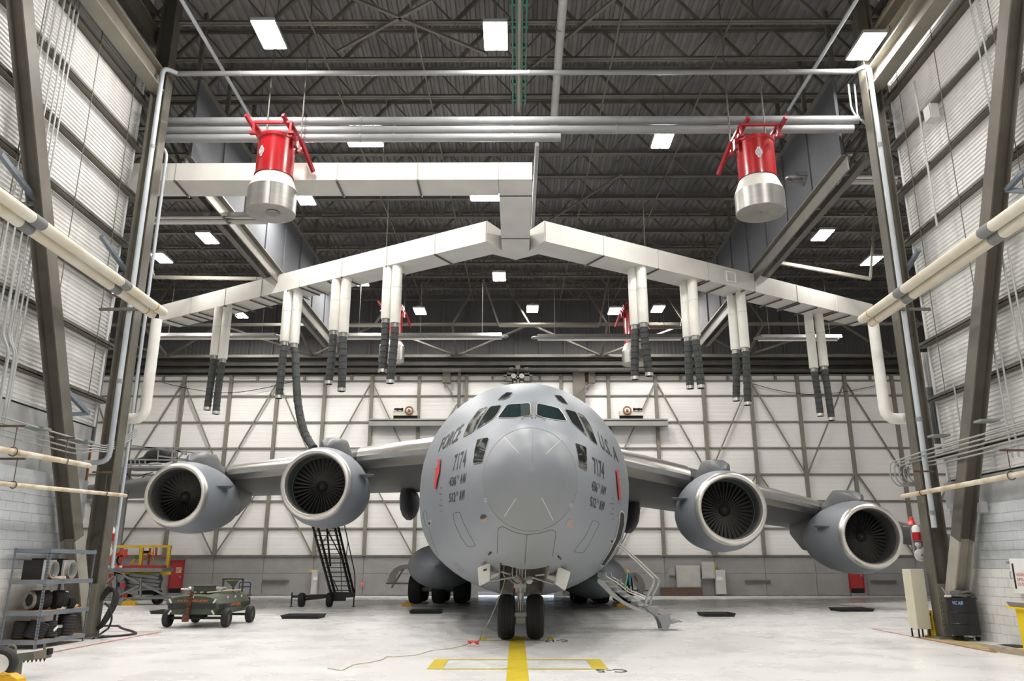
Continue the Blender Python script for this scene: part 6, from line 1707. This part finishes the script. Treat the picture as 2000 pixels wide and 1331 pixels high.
# ---- red tag and string on the floor
p = gpt(925, 1263)
t = MB(); t.grid([[p + V((-.13 + .05 * i, -.05 + .05 * j, .02 + .10 * abs(math.sin(i * 1.3 + j)))) for i in range(6)] for j in range(3)])
tag(t.build('red_pin_flag', mat('flag_red', (.75, .06, .02), .6, 0, .1), smooth=False), 'crumpled red safety flag lying on the floor in front of the nose wheels', 'flag')
NGp = at(986, 1132, Y=18.9)
st_pts = [NGp] + [at(a, b, Y=y) for a, b, y in ((982, 1150, 18.9), (968, 1185, 18.8), (955, 1215, 18.7))] + [gpt(a, b) + V((0, 0, .01)) for a, b in ((941, 1236), (936, 1252), (900, 1264), (870, 1270), (845, 1272), (815, 1281), (770, 1285), (756, 1284), (745, 1291), (715, 1297), (690, 1300), (668, 1312), (640, 1307))]
o = MB().tube(bend(st_pts, .15), .0075, 5).build('safety_string', mat('string_tan', (.50, .45, .33), .8)); tag(o, 'thin tan string trailing from the nose gear across the floor to the left', 'string')

# ---- right side: cabinet, floor sign, drum vacuum
cb = thing('steel_cabinet', 'tall beige enamelled cabinet on short legs beside the right column', 'cabinet', (9.9, 20.45, 0))
pA = gpt(1800, 1240.5); pB = gpt(1782, 1238.5)
cx0 = at(1785.5, 1180, Y=20.3).x; cx1 = at(1813, 1180, Y=20.3).x
zt = at(1778, 1112, Y=20.3).z
MB().box2((cx0, 20.3, .20), (cx1, 20.72, zt)).build('cabinet_body', M_BEIGE, cb, smooth=False, bevel=.012)
MB().box2((cx0 + .01, 20.29, .21), (cx1 - .01, 20.30, zt - .01)).build('cabinet_front', M_BEIGE, cb, smooth=False)
for x in (cx0 + .03, cx1 - .05):
    for y in (20.33, 20.68): MB().box2((x, y, 0), (x + .03, y + .03, .21)).build('cabinet_leg', M_DARK, cb, smooth=False)
q = gpt(1821, 1246)
fs = thing('floor_sign', 'narrow yellow folded floor sign leaning beside the beige cabinet', 'sign', (q.x, q.y, 0), R(8), world=False)
M_FS = mat('sign_yellow', (.80, .52, .01), .45, 0, .04)
hgt = at(1826, 1193, Y=q.y).z
for sy, tlt in ((-.06, .08), (.06, -.08)):
    MB().prism([(-.075, sy, 0), (-.03, sy, 0), (-.03, sy - sy * .15, .09), (.03, sy - sy * .15, .09), (.03, sy, 0), (.075, sy, 0), (.075, 0, hgt), (-.075, 0, hgt)], (0, .02, 0)).build('sign_board', M_FS, fs, smooth=False)
flat_text('CAUTION', (.025, -.062, .17), (0, .025, .30), (-.05, 0, 0), 'lettering', M_INK, fs, bold=.01)
MB().box((0, -.022, hgt - .09), (.04, .012, .07)).build('sign_slot', M_INK, fs, smooth=False)
q = gpt(1888, 1252); dr = thing('drum_vacuum', 'black steel drum vacuum on casters in front of the right wall', 'vacuum', (q.x, q.y, 0))
rD = .315; o3 = (q.x, q.y, 0)
MB().lathe([(.01, .13), (rD, .13), (rD, .36), (rD + .015, .375), (rD, .39), (rD, .61), (rD + .015, .625), (rD, .64), (rD, .90), (rD + .02, .905), (rD + .02, .94), (rD - .02, .945), (rD - .03, .93), (.01, .93)], o3, (0, 0, 1), 44).build('drum_body', mat('drum_black', (.010, .010, .013), .38, 0, .1, 3), dr)
for k in range(4):
    a = PI / 4 + PI / 2 * k + .3; c = V((q.x + .24 * math.cos(a), q.y + .24 * math.sin(a), .06))
    MB().lathe([(.01, -.018), (.058, -.018), (.058, .018), (.01, .018)], c, (1, .4, 0), 16).build('caster', M_BLACK, dr)
    MB().box(c + V((0, 0, .06)), (.07, .07, .05)).build('caster_plate', M_GALV, dr, smooth=False)
for k in range(4):
    P = [V((q.x + (.26 - .02 * k) * math.cos(a) * (1.0 if k % 2 else .9), q.y + (.22 - .02 * k) * math.sin(a), .97 + .035 * k + .02 * math.sin(2 * a))) for a in [2 * PI * j / 30 + k for j in range(24)]]
    MB().tube(P, .024, 8).build('vacuum_hose', mat('hose_gray', (.13, .13, .12), .55, 0, .2, 9), dr)
MB().tube(bend([(q.x - .1, q.y - .2, 1.05), (q.x + .1, q.y - .22, 1.10), (q.x + .28, q.y - .1, 1.0), (q.x + .26, q.y - .15, .94)], .08), .025, 8).build('vacuum_hose', mat('hose_gray', (.13, .13, .12)), dr)
MB().lathe([(.15, .94), (.13, 1.02), (.01, 1.03)], (q.x + .04, q.y, 0), (0, 0, 1), 20).build('vacuum_head', mat('head_gray', (.30, .29, .27), .45, .2, .1), dr)
MB().tube([(q.x - .30, q.y - .05, .95), (q.x - .42, q.y - .05, 1.18)], .02, 8).build('wand', M_BRUSH, dr)
MB().tube([(q.x - .28, q.y - .12, .985), (q.x - .42, q.y - .12, .985)], .025, 8).build('hose_fitting', M_WHITE, dr)
for k, (t_, dz, m, h_) in enumerate((('VAC', .80, mat('logo_violet', (.30, .32, .62), .5, 0, 0), .08), ('AIR', .80, mat('logo_blue', (.20, .42, .75), .5, 0, 0), .08))):
    uv, fs_ = text_mesh(t_, .25, .03); b = MB(); P = []
    for u, v in uv:
        a = R(-152 + 21 * k + 20 * u); P.append(V((q.x + (rD + .004) * math.cos(a), q.y + (rD + .004) * math.sin(a), dz + h_ * v)))
    b.add(P, fs_); b.build('lettering', m, dr, smooth=False, fix=False)
# wall sign, yellow stand, timber, mat at the right edge
sx_ = 10.80
a = at(1976, 1092, X=sx_); b = at(2000, 1158, X=sx_)
ws = thing('wall_cabinet', 'white wall cabinet with a black bar and red lettering at the right edge', 'cabinet', (sx_, a.y - .3, a.z))
zl, zh = a.z - .72, a.z
MB().box2((sx_ - .08, a.y - .75, zl), (sx_ + .02, a.y - .02, zh)).build('cabinet_box', M_WHITE, ws, smooth=False, bevel=.01)
MB().box2((sx_ - .095, a.y - .15, zl + .10), (sx_ - .08, a.y - .11, zh - .10)).build('black_bar', M_INK, ws, smooth=False)
MB().tube(bend([(sx_ - .08, a.y - .05, zl + .30), (sx_ - .12, a.y - .05, zl + .30), (sx_ - .12, a.y - .05, zl + .44), (sx_ - .08, a.y - .05, zl + .44)], .02), .008, 6).build('pull_handle', M_GALVP, ws)
M_RTX = mat('red_text', (.55, .12, .10), .6, 0, 0)
for k, w3 in enumerate(('HAZARD', 'SPILL', 'STATION')):
    flat_text(w3, (sx_ - .083, a.y - .20, zh - .36 - .10 * k), (0, -.34, 0), (0, 0, .065), 'lettering', M_RTX, ws, bold=.015)
MB().box((sx_ - .06, a.y + .02, zh - .08), (.08, .08, .06)).build('latch', M_GALVP, ws, smooth=False)
yt = at(1973, 1185, X=10.25)
ys = thing('yellow_stand', 'bright yellow stand with a gray tray at the right edge', 'stand', (10.35, yt.y - .4, 0))
MB().box2((10.15, yt.y - .9, yt.z - .03), (10.68, yt.y, yt.z)).build('stand_top', mat('bright_yellow', (.85, .62, .0), .45, 0, .03), ys, smooth=False)
MB().prism([(10.28, yt.y - .22, .02), (10.28, yt.y - .6, .02), (10.28, yt.y - .52, yt.z - .03), (10.28, yt.y - .16, yt.z - .03)], (.06, 0, 0)).build('stand_leg', mat('bright_yellow', (.85, .62, .0)), ys, smooth=False)
MB().box2((10.15, yt.y - .9, .01), (10.6, yt.y - .05, .05)).build('stand_base', mat('bright_yellow', (.85, .62, .0)), ys, smooth=False)
tr_ = MB().prism([(10.2, yt.y - .8, yt.z + .005), (10.2, yt.y - .08, yt.z + .005), (10.18, yt.y - .02, yt.z + .09), (10.18, yt.y - .86, yt.z + .09)], (.03, 0, 0)); tr_.box2((10.2, yt.y - .8, yt.z + .005), (10.6, yt.y - .08, yt.z + .02))
tag(tr_.build('gray_tray', mat('tray_gray', (.20, .20, .19), .45, .2, .1), smooth=False), 'dark gray tray lying on the yellow stand', 'tray')
a = gpt(1936, 1272); b = gpt(2010, 1283)
tb = MB().beam(V((a.x + .02, a.y, .055)), V((b.x + .02, b.y - .6, .055)), .14, .11)
tag(tb.build('timber_baulk', mat('old_timber', (.38, .32, .23), .8, 0, .25, 6, streak=(3, 1, 3)), smooth=False), 'weathered timber baulk lying along the floor at the right edge', 'timber')
a = gpt(1945, 1260); b = gpt(1990, 1268)
mt = MB(); n_ = 9
mt.grid([[V((a.x + .02 + .07 * i, a.y + (b.y - a.y - .3) * j / 8, .012 + .03 * math.sin(PI * i / 5) * math.sin(PI * j / 8))) for i in range(6)] for j in range(9)])
tag(mt.build('rubber_mat', M_BLACK), 'curled black rubber mat on the floor behind the timber baulk', 'mat')
# ================================================================== HIGH-BAY LIGHTS
M_LENS = mat('lamp_lens', (1, 1, 1), .5, 0, 0, emit=((1.0, .975, .93), 60.0))
M_LAMPH = mat('lamp_housing', (.45, .45, .45), .5, .2, 0)
LZ = 15.7
hb = MB(); hb.box((0, 0, .11), (.66, 1.24, .10)); hb.box((0, 0, .2), (.2, .9, .1))
hb_me = hb.mesh('lamp_housing', M_LAMPH, None, False)
ln_me = MB().box((0, 0, .045), (.27, 1.14, .03)).mesh('lamp_lens', M_LENS, None, False)
cb_me = MB().tube([(0, 0, .2), (0, 0, JZ0 - LZ)], .012, 5).mesh('hanger_cable', M_ROOFST, None)
LIGHTS = [(525, 72, 'v', 'front row over the left side'), (968, 75, 'v', 'front row beside the green track'), (1692, 95, 'v', 'front row above the right wall'),
          (712, 280, 'h', 'just above the long cream cross duct'), (1295, 275, 'v', 'right of centre level with the gray foam pipes'),
          (595, 390, 'v', 'beside the cone of the left red foam generator'), (948, 388, 'h', 'left of the duct leading to the arms'),
          (405, 468, 'v', 'outside the left girder, upper of the two there'), (315, 507, 'v', 'outside the left girder, lower, beside the left column'),
          (1607, 462, 'v', 'outside the right girder, upper of the two there'), (1703, 512, 'v', 'outside the right girder, lower, beside the right column'),
          (975, 543, 'v', 'on the centre line under the duct peak'), (705, 553, 'v', 'behind the second pair of left drop hoses'),
          (820, 610, 'v', 'right of the innermost left drop hoses'), (1040, 606, 'v', 'on the rear truss at the centre line'),
          (1200, 610, 'v', 'left of the innermost right drop hoses'), (1285, 606, 'v', 'right of the innermost right drop hoses'),
          (468, 617, 'v', 'behind the outermost left drop hoses'), (547, 585, 'v', 'small and partly hidden behind the second left drop pipes')]
def lamp(p, power, nm='high_bay_or_added_lamp', w_=.66, l_=1.24):
    d = bpy.data.lights.new(nm, 'AREA'); d.shape = 'RECTANGLE'; d.size = w_; d.size_y = l_; d.energy = power
    d.color = (1.0, .97, .925)
    o = bpy.data.objects.new(nm, d); COL.objects.link(o); o.location = p
    return o
for px, py, ori, lab in LIGHTS:
    p = at(px, py, Z=LZ)
    t = thing('high_bay_light', 'bright white high-bay light, ' + lab, 'light', p, PI / 2 if ori == 'h' else 0, world=False)
    if 1: t['group'] = 'high-bay lights under the roof'
    inst(hb_me, 'lamp_housing', parent=t)
    inst(ln_me, 'lamp_lens', (-.165, 0, 0), parent=t); inst(ln_me, 'lamp_lens', (.165, 0, 0), parent=t)
    for dy in (-.5, .5): inst(cb_me, 'hanger_cable', (0, dy, 0), parent=t)
    for k in (-.17, .17):
        lo = lamp(p + (V((0, k, .02)) if ori == 'h' else V((k, 0, .02))), LAMP_W / 2, w_=.25, l_=1.12)
        if ori == 'h': lo.rotation_euler.z = PI / 2
# daylight leaking in under the tail door behind the aircraft
d = bpy.data.lights.new('tail_daylight', 'AREA'); d.shape = 'RECTANGLE'; d.size = 5.0; d.size_y = .5; d.energy = 45; d.color = (.72, .85, 1.0)
o = bpy.data.objects.new('tail_daylight', d); COL.objects.link(o); o.location = (0, YB + 1.2, .3); o.rotation_euler = (-PI / 2, 0, 0)
# unseen lamps added for light, continuing the rows past the camera and wing bays
for x, y in ((-7.4, 12.0), (0, 12.0), (7.9, 12.0), (-7.4, 5.5), (0, 5.5), (7.9, 5.5), (-6.4, -1.0), (0, -1), (6.4, -1.0), ):
    lamp((x, y, LZ), LAMP_W)
for x, y in ((20, 28), (-20, 28), (20, 38), (-20, 38)):
    lamp((x, y, LZ), LAMP_W * .9)
